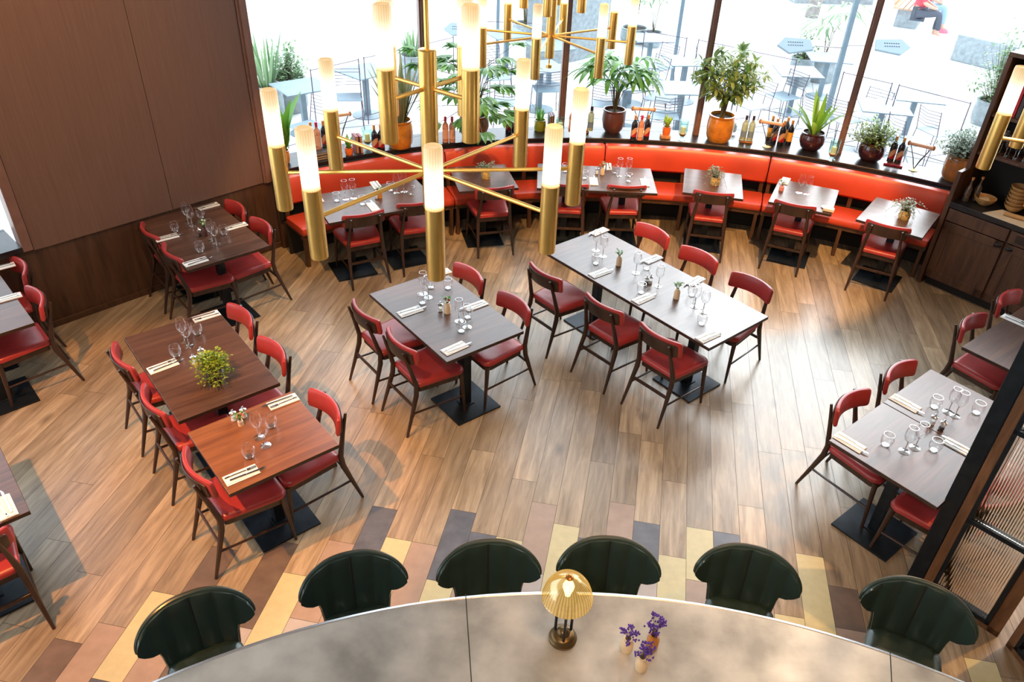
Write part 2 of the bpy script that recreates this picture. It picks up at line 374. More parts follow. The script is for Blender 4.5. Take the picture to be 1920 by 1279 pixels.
def strip(k, t0, t1, mname, tone):
    s0 = .253 + k * PW + .0012; s1 = s0 + PW - .0024
    vs = [(*st2xy(s0, t0 + .0012), 0), (*st2xy(s1, t0 + .0012), 0), (*st2xy(s1, t1 - .0012), 0), (*st2xy(s0, t1 - .0012), 0)]
    fl.add(vs, [(0, 1, 2, 3)], mats.index(mname), tone)
for k in range(-44, 36):
    sm = .253 + (k + .5) * PW
    tt = [t / 20 for t in range(-70, 220) if inside(*st2xy(sm - PW / 2, t / 20)) and inside(*st2xy(sm + PW / 2, t / 20))]
    if not tt: continue
    lo, hi = min(tt), max(tt)
    tiles = TS.get(k, [])
    top = tiles[0][0] if tiles else lo
    for i, (t1, nm) in enumerate(tiles):
        t0 = tiles[i + 1][0] if i + 1 < len(tiles) else lo
        while t1 > lo + .05:
            a = max(t0, t1 - (.62 if i + 1 == len(tiles) else 9)); strip(k, max(a, lo), t1, nm, random.random()); t1 = a
            if t1 <= t0 + .01: break
            if i + 1 == len(tiles): nm = random.choice(mats[1:])
    t = max(top, lo); first = random.uniform(.5, 1.9)
    while t < hi - .01:
        e = min(hi, t + first); first = random.uniform(1.2, 2.1)
        strip(k, t, e, 'plank', random.random()); t = e
o = struct(fl.build('floor', [K[m] for m in mats], smooth=False, tone=True))
g = MB(); g.prism([(-7.2, 2.75), (-7.2, -3), (7.2, -3), (7.2, 4)] + [tuple(arc(6.05, a)[:2]) for a in range(12, 133, 4)] if 0 else [(-7.2, 2.75), (-7.2, -3), (7.2, -3), (7.2, 4)] + [tuple(arc(6.05, a)[:2]) for a in range(12, 133, 4)] , -.06, -.003)
struct(g.build('floor_bed', K['gap'], smooth=False)).name = 'trim_1'

# ---- left wall: wainscot, bronze panels, window bay beyond
def wallbox(mb, w0, w1, n0, n1, z0, z1, mi=0):
    a = WP + WD * w0 + WN * n0; b = WP + WD * w1 + WN * n0; c = WP + WD * w1 + WN * n1; d = WP + WD * w0 + WN * n1
    mb.prism([(p.x, p.y) for p in (a, b, c, d)], z0, z1, mi); return mb
m = MB(); wallbox(m, -4.2, 2.44, 0, .12, 0, .80); struct(m.build('wall_left', K['wains'], smooth=False, bevel=.003))
pn = MB(); wallbox(pn, .085, 1.343, -.018, .12, .785, 5.4); wallbox(pn, 1.347, 2.33, -.018, .12, .785, 5.4)
o = struct(pn.build('wall_panel', K['panel'], smooth=False, bevel=.003)); o.name = 'wall_left_panel'
m = MB(); wallbox(m, 0, .08, -.03, .13, .80, 5.4); struct(m.build('trim_2', K['mull'], smooth=False, bevel=.004))
m = MB(); wallbox(m, 2.335, 2.44, -.03, .13, .78, 5.4); wallbox(m, 2.36, 2.40, -.045, -.03, .78, 5.4); struct(m.build('trim_3', K['mull'], smooth=False, bevel=.004))
m = MB(); wallbox(m, -4.2, 0, -.03, .45, .80, .85); struct(m.build('trim_4', K['black'], smooth=False, bevel=.004))
m = MB(); wallbox(m, -4.2, 0, .40, .41, .85, 5.4); struct(m.build('window_6', K['pane'], smooth=False))
m = MB(); wallbox(m, -1.75, -1.68, .36, .46, .85, 5.4); struct(m.build('trim_5', K['mull'], smooth=False, bevel=.004))
m = MB(); wallbox(m, -4.2, 2.44, -.02, 0, 0, .06); struct(m.build('baseboard_left', K['wains'], smooth=False, bevel=.003))

# ---- window wall
AW0, AW1 = 130.2, 40
m = MB(); arcband(m, 5.97, 6.03, AW1, AW0, 0, .855, 40); struct(m.build('wall_back', K['wains']))
m = MB(); arcband(m, 5.96, 6.37, AW1, AW0, .853, .90, 60); struct(m.build('trim_6', K['black'], bevel=.004)).name = 'trim_6'
MUL = [127.6, 112.4, 97.2, 82.1, 66.9, 51.7, 36.5]
for i, a in enumerate(MUL[1:6]):
    m = MB(); c = arc(6.29, a); r = rad(a - 90)
    m.box((c.x, c.y, 3.15), (.075, .10, 4.5), r); 
    q = arc(6.235, a); m.box((q.x, q.y, 3.15), (.035, .02, 4.5), r)
    struct(m.build('trim_%d' % (7 + i), K['mull'], smooth=False, bevel=.004))
ends = [arc(6.31, 127.6)] + [arc(6.31, a) for a in MUL[1:]]
ends[0] = WP + WD * 2.44 + WN * .06
for i in range(6):
    a, b = ends[i], ends[i + 1]; d = (b - a).normalized(); a2 = a + d * .04; b2 = b - d * .04; nn = Vector((-d.y, d.x, 0)) * .004
    m = MB(); m.prism([(p.x, p.y) for p in (a2 - nn, b2 - nn, b2 + nn, a2 + nn)], .90, 5.4)
    struct(m.build('window_%d' % (i + 1 if i < 5 else 7), K['pane'], smooth=False))

# ---- ceiling and right wall close the room above and beside the frame
m = MB(); m.prism([(-8.5, -3.5), (8.5, -3.5), (8.5, 8)] + [tuple(arc(6.6, a)[:2]) for a in range(46, 140, 4)] + [(-8.5, 3.2)], 5.4, 5.5)
struct(m.build('ceiling', mat('ceiling_paint', (.55, .52, .48), .9), smooth=False))
m = MB(); m.prism([(7.2, -3), (7.3, -3), (7.3, 5), (7.2, 5)], 0, 5.4); struct(m.build('wall_right', K['wains'], smooth=False))
m = MB(); m.prism([(-8.5, -3.1), (7.3, -3.1), (7.3, -3), (-8.5, -3)], 0, 5.4); struct(m.build('wall_front', mat('warm_plaster', (.42, .34, .27), .9), smooth=False))

# ---- outdoors
m = MB(); m.add([(-60, 3, -.02), (-60, 90, -.02), (70, 90, -.02), (70, 3, -.02)], [(3, 2, 1, 0)])
m.v = []; m.f = []; m.m = []; m.t = []
pts = [arc(6.38, a, -.02) for a in range(-20, 201, 10)]; outr = [arc(90, a, -.02) for a in range(-20, 201, 10)]
m.add(pts + outr, [(i, i + 1, i + 1 + len(pts), i + len(pts)) for i in range(len(pts) - 1)])
o = struct(m.build('ground', K['paving'], smooth=False)); o.name = 'floor_terrace'
m = MB()
for i in range(-6, 9):
    a = Vector((i * 1.25 + .3, 9.3)); b = Vector((i * 1.25 + 1.9, 15.5)); d = (b - a).normalized(); n = Vector((-d.y, d.x)) * .009
    if (a - Vector((C0.x, C0.y))).length < 6.45: a = a + d * .3
    m.prism([tuple(p) for p in (a - n, b - n, b + n, a + n)], -.02, -.016)
for r_ in (7.1, 8.2, 9.4): arcband(m, r_, r_ + .018, 40, 140, -.02, -.015, 40)
struct(m.build('trim_12', K['joint'], smooth=False))
CIR = MB(); [CIR]
# ------------------------------------------------------------------ banquette: four curved sections
secs = [(130.2, 111.5, 'leftmost'), (111.5, 92.6, 'second from left'), (92.6, 73.7, 'third from left'), (73.7, 54.9, 'rightmost')]
def cushion(mb, prof, a0, a1, n=20):
    "sweep a closed (R,z) profile round the arc, ends drawn in a little"
    k = len(prof); vs = []; cR = sum(p[0] for p in prof) / k; cz = sum(p[1] for p in prof) / k
    st = [(0, .90), (.12, .975), (.35, 1)]; da = (a1 - a0)
    seq = [(a0 + da * .0, .9), (a0 + math.copysign(.08, da), .97), (a0 + math.copysign(.22, da), 1)] + [(a0 + da * i / n, 1) for i in range(1, n)] + [(a1 - math.copysign(.22, da), 1), (a1 - math.copysign(.08, da), .97), (a1, .9)]
    for a, s_ in seq:
        for R, z in prof: vs.append(arc(cR + (R - cR) * s_, a, cz + (z - cz) * s_))
    L_ = len(seq)
    fs = [(i * k + j, i * k + (j + 1) % k, (i + 1) * k + (j + 1) % k, (i + 1) * k + j) for i in range(L_ - 1) for j in range(k)]
    fs += [tuple(range(k))[::-1], tuple((L_ - 1) * k + j for j in range(k))]
    mb.add(vs, fs); return mb
for a0, a1, nm in secs:
    g0, g1 = a0 - .06, a1 + .06
    t = thing('banquette_section', 'curved red-orange leather banquette section below the window ledge, ' + nm, 'banquette', arc(5.7, (a0 + a1) / 2), 0, 'curved banquette')
    loc = t.location.copy()
    def kid(mb, name, m_, **kw):
        o = mb.build(name, m_, t, **kw); o.matrix_parent_inverse = Matrix.Translation(-loc); return o
    sp_ = [(5.415, .375), (5.40, .39), (5.395, .425), (5.41, .452), (5.45, .462), (5.62, .458), (5.80, .450), (5.82, .42), (5.82, .375)]
    kid(cushion(MB(), sp_, g0, g1), 'seat_cushion', K['red2'])
    bp_ = [(5.80, .575), (5.775, .60), (5.77, .72), (5.785, .83), (5.81, .862), (5.86, .872), (5.905, .86), (5.915, .80), (5.915, .60), (5.89, .572)]
    kid(cushion(MB(), bp_, g0, g1), 'back_cushion', K['red2'])
    m = MB(); arcband(m, 5.43, 5.47, g1, g0, .325, .375, 16); arcband(m, 5.47, 5.85, g1, g0, .36, .375, 16); kid(m, 'seat_rail', K['cabw'], smooth=False)
    m = MB(); arcband(m, 5.80, 5.83, g1, g0, 0, .36, 16); arcband(m, 5.92, 5.955, g1, g0, .36, .86, 16); kid(m, 'back_panel', K['void'])  # near-black sheets paint in the shade below the seat and behind the back
    for a in (g0 - .35, (g0 + g1) / 2, g1 + .35):
        m = MB(); c = arc(5.45, a); m.box((c.x, c.y, .165), (.05, .04, .33), rad(a)); kid(m, 'leg', K['cabw'], smooth=False, bevel=.003)
        m = MB(); c = arc(5.83, a); m.box((c.x, c.y, .50), (.045, .03, .16), rad(a - 90)); kid(m, 'back_bracket', K['cabw'], smooth=False, bevel=.003)

# ------------------------------------------------------------------ dining chair
def rounded(poly, r, n=5):
    out = []; L_ = len(poly)
    for i in range(L_):
        p = Vector(poly[i]); a = Vector(poly[i - 1]); b = Vector(poly[(i + 1) % L_])
        rr = r[i] if isinstance(r, list) else r
        u = (a - p).normalized(); v = (b - p).normalized(); th = u.angle(v); d = rr / math.tan(th / 2)
        c = p + (u + v).normalized() * (rr / sin(th / 2))
        s = p + u * d - c; e = p + v * d - c
        for k in range(n + 1):
            t = k / n; w = (s * (1 - t) + e * t); w = w.normalized() * rr; out.append((c.x + w.x, c.y + w.y))
    return out
def layered(mb, outline, layers, dish=0):
    c = Vector((sum(p[0] for p in outline) / len(outline), sum(p[1] for p in outline) / len(outline)))
    n = len(outline); vs = []
    for ins, z in layers:
        for p in outline:
            v = Vector(p) - c; L_ = v.length; v = v * max(.02, (L_ - ins) / L_); vs.append((c.x + v.x, c.y + v.y, z))
    fs = [(i * n + k, i * n + (k + 1) % n, (i + 1) * n + (k + 1) % n, (i + 1) * n + k) for i in range(len(layers) - 1) for k in range(n)]
    fs += [tuple(range(n))[::-1]]
    vs.append((c.x, c.y, layers[-1][1] - dish)); L0 = (len(layers) - 1) * n
    fs += [(L0 + k, L0 + (k + 1) % n, len(vs) - 1) for k in range(n)]
    mb.add(vs, fs); return mb
def backpad(mb, w, z0, z1, yc, curve, th, tilt=.12, n=12, r=.02, yoff=0):
    sec = []
    h = (z1 - z0)
    for (a, b) in [(-1, -.72), (-1, .72), (-.6, .96), (0, 1), (.6, .96), (1, .72), (1, -.72), (.6, -.96), (0, -1), (-.6, -.96)]:
        sec.append((a * th / 2, b * h / 2))
    k = len(sec); vs = []; zs = (z0 + z1) / 2
    xs = [-1, -.985, -.94] + [-.85 + 1.7 * i / n for i in range(n + 1)] + [.94, .985, 1]
    for x in xs:
        e = abs(x); s_ = 1 if e < .9 else (.97 if e < .95 else (.88 if e < .99 else .70))
        X = x * w / 2; y0 = yc + curve * x * x + yoff
        # direction normal in plan
        ny = 1; nx = -2 * curve * x / (w / 2); l_ = math.hypot(nx, ny); nx /= l_; ny /= l_
        for (dy, dz) in sec:
            dy2 = dy * s_; dz2 = dz * s_ - .006 * x * x
            vs.append((X + nx * dy2, y0 + ny * dy2 - tilt * dz2, zs + dz2))
    fs = [(i * k + j, i * k + (j + 1) % k, (i + 1) * k + (j + 1) % k, (i + 1) * k + j) for i in range(len(xs) - 1) for j in range(k)]
    fs += [tuple(range(k))[::-1], tuple((len(xs) - 1) * k + j for j in range(k))]
    mb.add(vs, fs); return mb
def make_chair():
    t = thing('dining_chair', '', 'chair')
    ol = rounded([(-.185, -.20), (.185, -.20), (.232, .225), (-.232, .225)], [.03, .03, .06, .06])
    layered(MB(), ol, [(.012, .418), (.002, .424), (0, .440), (.006, .454), (.02, .463), (.05, .466), (.12, .461)], .004).build('seat', K['red'], t)
    layered(MB(), ol, [(.03, .365), (.022, .37), (.022, .418)], 0).build('seat_frame', K['dwood'], t, smooth=False)
    for s in (-1, 1):
        MB().tube([(s * .212, .222, 0), (s * .205, .205, .20), (s * .198, .190, .415)], [.0105, .015, .020], 8).build('leg', K['dwood'], t)
        MB().tube([(s * .200, -.325, 0), (s * .190, -.262, .20), (s * .180, -.214, .36), (s * .176, -.207, .45), (s * .160, -.248, .62), (s * .145, -.292, .765)], [.0105, .016, .021, .020, .016, .010], 8, flat=1.0).build('leg', K['dwood'], t)
        MB().tube([(s * .195, -.265, .205), (s * .206, .207, .185)], .009, 6).build('stretcher', K['dwood'], t)
    m = MB(); m.box((0, -.247, .265), (.37, .014, .028)); m.build('stretcher', K['dwood'], t, smooth=False, bevel=.003)
    backpad(MB(), .425, .655, .800, -.262, .062, .034).build('backrest', K['red'], t)
    backpad(MB(), .385, .662, .778, -.262, .051, .014, yoff=-.023).build('back_panel', K['dwood'], t)
    return t
chair = Proto(make_chair())
def place_chair(bx, by, face, label, group):
    "bx,by = middle of the top of the back; face = direction the sitter looks (degrees)"
    rz = rad(face - 90); f = Vector((cos(rad(face)), sin(rad(face)), 0))
    p = Vector((bx, by, 0)) + f * .262
    return chair(p, rz, label, group)

# ------------------------------------------------------------------ tables
def make_table(w, d, h, peds, topm, label, cx, cy, yaw, name='dining_table', group=None, base=.42):
    t = thing(name, label, 'table', (cx, cy, 0), yaw, group)
    m = MB(); m.box((0, 0, h - .014), (w, d, .028)); m.f and None
    ob = m.build('tabletop', [topm, K['edge']], t, smooth=False, bevel=.0025)
    for p in ob.data.polygons:
        if abs(p.normal.z) < .5: p.material_index = 1
    for (x, y) in peds:
        m = MB(); m.box((x, y, .008), (base, base, .014)); m.box((x, y, .018), (.11, .11, .008)); m.build('base_plate', K['iron'], t, smooth=False, bevel=.002)
        m = MB(); m.box((x, y, (h - .03) / 2 + .01), (.07, .07, h - .052)); m.build('column', K['iron'], t, smooth=False, bevel=.003)
        m = MB(); m.box((x, y, h - .036), (min(.5, w * .7), .06, .012)); m.box((x, y, h - .036), (.06, .3, .012)); m.build('mounting_bracket', K['iron'], t, smooth=False)
    return t
G = 'red leather dining chairs'
TB = {}
def T(key, cx, cy, yawdeg, w, d, peds, topm, label):
    TB[key] = (Vector((cx, cy, 0)), rad(yawdeg)); return make_table(w, d, .75, peds, topm, label, cx, cy, rad(yawdeg))
two = lambda a: [(0, -a), (0, a)]
T('T1', -1.566, 3.663, 40, .72, .68, [(0, 0)], K['table_lit'], 'warm-lit square wooden table at the front left, next to the plant table')
T('T2', -2.262, 4.474, 39.5, .706, 1.186, two(.3), K['table'], 'dark wooden table carrying a bright green trailing plant')
T('T3', -2.929, 6.433, 42.2, .76, 1.19, two(.3), K['table'], 'dark wooden four-seat table beside the bronze panel wall')
T('T4', -.556, 5.241, 38.6, .72, 1.17, two(.3), K['table'], 'dark wooden four-seat table in the middle with red tulips')
T('T5', 1.169, 5.862, 40.3, .76, 1.965, two(.585), K['table'], 'longest six-seat table, its right end shining white with daylight')
T('B1', -1.468, 7.326, 28.2, 1.16, .70, [(-.3, 0), (.3, 0)], K['table'], 'wide wooden table at the left end of the banquette')
T('B2', -.391, 8.014, 14.5, .65, .68, [(0, 0)], K['table'], 'small banquette table, second from left, with a straw pot')
T('B3', .86, 8.115, -1.0, 1.30, .70, [(-.32, 0), (.32, 0)], K['table'], 'wide banquette table in the middle set with wine glasses')
T('B4', 2.164, 8.1, -11.1, .642, .706, [(0, 0)], K['table'], 'small banquette table with a straw pot, right of the wide table')
T('B5', 3.109, 7.845, -24.2, .647, .704, [(0, 0)], K['table'], 'small banquette table with two wine glasses and pink jar')
T('B6', 3.959, 7.406, -36, .649, .73, [(0, 0)], K['table'], 'small banquette table at the right end beside the dresser')
e6 = rad(39.5); E1 = Vector((cos(e6), sin(e6), 0)); E2 = Vector((sin(e6), -cos(e6), 0))     # along the row / away from the aisle
CA = Vector((2.113, 3.856, 0))
p = CA + E1 * .335 + E2 * .37; T('T6b', p.x, p.y, 39.5, .668, .74, [(0, 0)], K['table'], 'nearer of two joined tables beside the glass partition')
p = CA + E1 * 1.008 + E2 * .37; T('T6a', p.x, p.y, 39.5, .668, .74, [(0, 0)], K['table'], 'farther of two joined tables beside the glass partition')
q = Vector((3.531, 5.013, 0)); p = q + E1 * .64 + E2 * .36; T('T7', p.x, p.y, 38.4, 1.28, .72, [(-.3, 0), (.3, 0)], K['table'], 'wooden table at the right edge in front of the dresser')
a8 = rad(42); u8 = Vector((cos(a8), sin(a8), 0)); v8 = Vector((-sin(a8), cos(a8), 0))
p = Vector((-2.695, 2.989, 0)) - u8 * .36 + v8 * .59; T('T8', p.x, p.y, 42, .72, 1.18, two(.3), K['table'], 'reddish wooden table cut by the lower left edge of the view')
a9 = rad(43.7); u9 = Vector((cos(a9), sin(a9), 0)); v9 = Vector((-sin(a9), cos(a9), 0))
p = Vector((-3.664, 4.865, 0)) - u9 * .36 + v9 * .6; T('T9', p.x, p.y, 43.7, .72, 1.2, two(.3), K['table'], 'dark wooden table cut by the left edge under the window')

CH_ = [
 (-1.213, 5.146, 38.6, 'left side of the middle table, farther from the bar'), (-.872, 4.752, 38.6, 'left side of the middle table, nearer the bar'),
 (-.365, 5.872, 218.6, 'right side of the middle table, farther from the bar'), (.041, 5.414, 218.6, 'right side of the middle table, nearer the bar'),
 (.235, 5.886, 40.3, 'left side of the longest table, farthest of three'), (.714, 5.393, 42, 'left side of the longest table, middle of three'), (1.123, 4.97, 42, 'left side of the longest table, nearest of three'),
 (1.361, 6.833, 221, 'right side of the longest table, farthest of three'), (1.731, 6.376, 222, 'right side of the longest table, middle of three'), (2.108, 5.908, 222, 'right side of the longest table, nearest of three'),
 (-2.832, 4.422, 40, 'left side of the green plant table, farther one'), (-2.422, 3.95, 40, 'left side of the green plant table, nearer one'),
 (-2.107, 5.072, 222, 'right side of the green plant table, farther one'), (-1.734, 4.63, 222, 'right side of the green plant table, nearer one'),
 (-1.914, 3.346, 40, 'left side of the warm-lit table'), (-1.206, 4.018, 220, 'right side of the warm-lit table'),
 (-3.434, 6.372, 42, 'wall side of the table by the bronze panels, farther one'), (-3.08, 5.985, 42, 'wall side of the table by the bronze panels, nearer one'),
 (-2.756, 6.996, 222, 'aisle side of the table by the bronze panels, farther one'), (-2.396, 6.627, 222, 'aisle side of the table by the bronze panels, nearer one'),
 (-4.19, 5.69, 223, 'right of the table at the left edge, farther one'), (-3.80, 5.218, 223, 'right of the table at the left edge, nearer one'),
 (-1.492, 6.889, 118, 'leftmost facing the banquette'), (-1.00, 7.19, 112, 'second from left facing the banquette'), (-.233, 7.638, 106, 'third from left facing the banquette'),
 (.552, 7.797, 89, 'fourth from left facing the banquette'), (1.184, 7.822, 92, 'fifth from left facing the banquette'), (2.101, 7.733, 79.7, 'sixth from left facing the banquette'),
 (2.906, 7.518, 66, 'seventh from left facing the banquette'), (3.724, 7.094, 61, 'rightmost facing the banquette, beside the dresser')]
for i, (x, y, f, d) in enumerate(CH_):
    place_chair(x, y, f, 'red leather dining chair on ' * (i < 16) + 'red leather dining chair, ' * (i >= 16) + ('the ' if i < 16 else '') + d, G)
for al, off, f, d in [(.479, -.17, -50.5, 'aisle side of the table nearest the partition'), (1.10, -.155, -50.5, 'aisle side of the farther partition table')]:
    p = CA + E1 * al + E2 * off; place_chair(p.x, p.y, f, 'red leather dining chair, ' + d, G)
for al, d in [(.36, 'tucked on the partition side, nearer one'), (1.03, 'tucked on the partition side, farther one')]:
    p = CA + E1 * al + E2 * .93; place_chair(p.x, p.y, 129.5, 'red leather dining chair, ' + d, G)
for (x, y), d in [((3.758, 5.378), 'in front of the dresser, lower left of the two'), ((4.248, 5.813), 'in front of the dresser, upper right of the two')]:
    q_ = Vector((3.531, 5.013, 0)); al = (Vector((x, y, 0)) - q_).dot(E1); p = q_ + E1 * al - E2 * .16; place_chair(p.x, p.y, -50.5, 'red leather dining chair, ' + d, G)
p = Vector((-2.695, 2.82, 0)); p = p - u8 * .19; place_chair(p.x - .02, p.y - .03, 132, 'red leather dining chair cut by the lower left corner of the view', G)

# ------------------------------------------------------------------ tableware
def P(o): return Proto(o)
def mk_wine():
    t = thing('wine_glass', '', 'wine glass', group='stemmed wine glasses')
    MB().lathe([(.004, .084), (.022, .098), (.034, .120), (.038, .142), (.036, .165), (.030, .192), (.0285, .205)], 20).build('bowl', K['clear'], t)
    MB().lathe([(.0285, .204), (.0292, .2065), (.0278, .2065), (.0275, .204)], 20).build('rim', K['bright'], t)
    MB().lathe([(.006, .006), (.0042, .02), (.0038, .075), (.006, .086)], 8).build('stem', K['bright'], t)
    MB().lathe([(.0345, .0), (.0348, .003), (.022, .005), (.006, .009)], 20).build('foot', K['bright'], t)
    return t
def mk_tumbler():
    t = thing('stemless_glass', '', 'glass', group='stemless tumblers')
    MB().lathe([(.024, .004), (.036, .022), (.0415, .045), (.040, .068), (.034, .092)], 20).build('bowl', K['clear'], t)
    MB().lathe([(.034, .091), (.0347, .0935), (.0332, .0935), (.033, .091)], 20).build('rim', K['bright'], t)
    MB().lathe([(.001, .001), (.022, .001), (.025, .005), (.021, .010), (.001, .009)], 20).build('base', K['bright'], t)
    return t
def mk_napkin():
    m = MB(); m.box((0, 0, .0035), (.205, .092, .005)); m.box((.0, .004, .0078), (.202, .080, .0035)); 
    o = m.build('folded_napkin', K['white'], smooth=False, bevel=.0015); tag(o, '', 'napkin', 'folded white napkins'); return o
def mk_fork():
    m = MB(); m.box((-.03, 0, .003), (.12, .008, .003)); m.box((-.088, 0, .003), (.03, .011, .003)); m.box((.045, 0, .003), (.025, .020, .002))
    for k in range(4): m.box((.073, (k - 1.5) * .0058, .0035), (.036, .0028, .002))
    o = m.build('fork', K['steel'], smooth=False, bevel=.0008); tag(o, '', 'fork', 'steel forks on napkins'); return o
def mk_knife():
    m = MB(); m.box((-.055, 0, .003), (.10, .013, .005)); m.prism([(-.005, -.006), (.09, -.008), (.118, .002), (.11, .007), (-.005, .006)], .0015, .0045)
    o = m.build('table_knife', K['steel'], smooth=False, bevel=.0008); tag(o, '', 'knife', 'steel knives on napkins'); return o
wine, tumb, napk, forkp, knifep = P(mk_wine()), P(mk_tumbler()), P(mk_napkin()), P(mk_fork()), P(mk_knife())
TD = {'T1': 'warm-lit front table', 'T2': 'bright green plant table', 'T3': 'table by the bronze panels', 'T4': 'middle table with red tulips', 'T5': 'longest six-seat table',
      'B1': 'leftmost banquette table', 'B3': 'wide middle banquette table', 'B5': 'banquette table with pink jar', 'T6': 'joined tables by the partition', 'T7': 'table in front of the dresser', 'T8': 'table at lower left corner', 'T9': 'table at the left edge'}
def order(n, i):
    if n == 1: return ''
    if i == 0: return ', leftmost'
    if i == n - 1: return ', rightmost'
    return ', ' + ['', 'second', 'third', 'fourth', 'fifth', 'sixth'][i] + ' from left'
ZT = .7505
WG = {'T4': [(794, 551), (803, 558), (861, 603), (876, 614)], 'T1': [(486, 821), (498, 836)], 'T2': [(347, 641), (355, 650)], 'T3': [(353, 419), (361, 425), (398, 451), (406, 458)],
      'T5': [(1117, 470), (1130, 481), (1192, 512), (1234, 537), (1302, 575), (1318, 585)], 'B1': [(744, 362), (757.5, 360), (648, 374), (663, 372)], 'B3': [(1160, 330), (1177, 330)],
      'B5': [(1498, 361.5), (1512, 364)], 'T6': [(1777, 773), (1790, 780), (1695, 847), (1715, 840)]}
TG = {'T4': [(792, 569), (840, 541), (877, 596), (865, 622), (808, 540)], 'T1': [(509, 800), (468, 857)], 'T2': [(370.5, 626), (331, 668)], 'T3': [(329, 434), (377, 408), (421, 440), (376, 472)],
      'T5': [(1117, 495), (1212, 505), (1202, 549.5), (1297, 554), (1315, 608)], 'B1': [(631.5, 377.5), (732, 358), (772, 365.5), (680, 384)], 'B3': [(1153, 326), (1178.5, 341), (1096, 335.5), (1059, 322)],
      'T6': [(1751, 764), (1830, 775), (1660, 835), (1750, 845)]}
for D, pr, lk in ((WG, wine, 'stemmed wine glass'), (TG, tumb, 'stemless glass tumbler')):
    for k, L in D.items():
        L = sorted(L)
        for i, (a, b) in enumerate(L):
            q = at(a, b, ZT); pr(q, 0, '%s on the %s%s' % (lk, TD[k], order(len(L), i)))
# napkins: px centre, direction of the cutlery (degrees, towards the middle of the table)
NP = {'T4': [(769, 585, 38.6), (852.5, 654, 38.6), (892, 574, 218.6), (824, 513, 218.6)], 'T1': [(453, 892, 40), (531, 754, 220)], 'T2': [(306, 688, 40), (387, 594, 220)],
      'T3': [(313, 446.5, 42), (367, 492, 42), (391, 387.5, 222), (443, 425, 222)], 'T5': [(1123.5, 435, 222), (1124.5, 513, 40), (1223, 487, 222), (1206, 561, 40), (1303, 528, 222), (1327, 632, 40)],
      'B1': [(595.5, 373, -62), (705, 348, -62), (699.5, 388.5, 118)], 'B3': [(1039, 309, -90), (1139, 313, -90), (1113, 341, 90), (1209, 343, 90)], 'B5': [(1472, 340, -114)],
      'T6': [(1697, 757, -50.5), (1592, 830, -50.5), (1800, 841, 129.5)], 'T7': [(1903, 602, -50.5)], 'T8': [(10, 952, 132)], 'T9': [(14, 560, 223), (3, 502, 223)]}
for k, L in NP.items():
    L = sorted(L)
    for i, (a, b, d) in enumerate(L):
        q = at(a, b, ZT); r = rad(d + random.uniform(-3, 3)); od = order(len(L), i)
        napk(q, r, 'folded white napkin under cutlery on the %s%s' % (TD[k], od))
        f = Vector((cos(r), sin(r), 0)); n = Vector((-f.y, f.x, 0))
        forkp(q + f * .008 + n * .018 + Vector((0, 0, .0095)), r + rad(random.uniform(-7, 7)), 'steel fork on the napkin on the %s%s' % (TD[k], od))
        knifep(q + f * .03 - n * .018 + Vector((0, 0, .0095)), r + rad(random.uniform(-4, 4)), 'steel knife on the napkin on the %s%s' % (TD[k], od))

# mills
def mk_mill(fill):
    t = thing('pepper_mill' if fill == 'mill_b' else 'salt_mill', '', 'mill')
    MB().lathe([(.001, 0), (.021, 0), (.022, .006), (.019, .020), (.0165, .033), (.020, .050), (.021, .058), (.001, .058)], 16).build('jar', K['clear'], t)
    MB().lathe([(.001, .003), (.018, .003), (.0155, .020), (.014, .03), (.001, .03)], 12).build('filling', K[fill], t)
    MB().lathe([(.001, .058), (.022, .058), (.022, .066), (.010, .072), (.005, .078), (.008, .084), (.005, .09), (.001, .091)], 16).build('lid', K['steel'], t)
    return t
millb, millw = P(mk_mill('mill_b')), P(mk_mill('mill_w'))
for a, b, pr, l in [(375, 443, millb, 'glass pepper mill beside dark vase, table by the bronze panels'), (1212, 533, millb, 'left pepper mill in the middle of the longest table'), (1219, 531, millw, 'right salt mill in the middle of the longest table'),
                    (1764, 806, millb, 'dark pepper mill on joined tables by the partition'), (1747, 795, millw, 'white salt mill on joined tables by the partition'), (826, 583, millw, 'glass salt mill beside the jug of red tulips'),
                    (706, 372, millw, 'glass salt mill on the leftmost banquette table'), (1119, 326, millw, 'glass salt mill on the wide middle banquette table'),
                    (439, 788, millw, 'left small glass mill on the warm-lit table'), (458, 782, millw, 'right small glass mill behind pink flowers, warm-lit table'),
                    (365, 683, millw, 'nearer small glass mill beside the bright green plant'), (379, 669, millw, 'farther small glass mill behind the bright green plant')]:
    pr(at(a, b, ZT), 0, l)

# little flower jars
def flowerjar(px, py, label, potm, flower, green, h=.075, r=.022, jarprof=True, n=9, spread=.03, z=ZT, name='flower_vase', fh=.05):
    t = thing(name, label, 'vase', at(px, py, z))
    MB().lathe([(.001, 0), (r, 0), (r, h * .68), (r * .62, h * .84), (r * .62, h * .95), (r * .72, h), (r * .5, h), (r * .5, h * .9)], 18).build('jar', K[potm], t)
    m = MB(); g_ = MB()
    for k in range(n):
        a = random.uniform(0, 2 * pi); q = Vector((cos(a) * random.uniform(.2, 1) * spread, sin(a) * random.uniform(.2, 1) * spread, h + random.uniform(.3, 1) * fh))
        g_.tube([(0, 0, h * .8), q * .6 + Vector((0, 0, h * .3)), q], .0012, 4)
        g_.leaf(q * .8 + Vector((0, 0, h * .2)), (cos(a), sin(a), .7), .03, .016, .6, 3)
        for j in range(2): g_.leaf(q, (cos(a + j * 2), sin(a + j * 2), .5), .028, .015, .6, 3)
        if k % 2 == 0: m.lathe([(.001, -.006), (.007, -.002), (.008, .004), (.005, .012), (.001, .014)], 7, q)
    g_.build('leaves', K[green], t, tone=True); m.build('blossoms', K[flower], t)
    return t
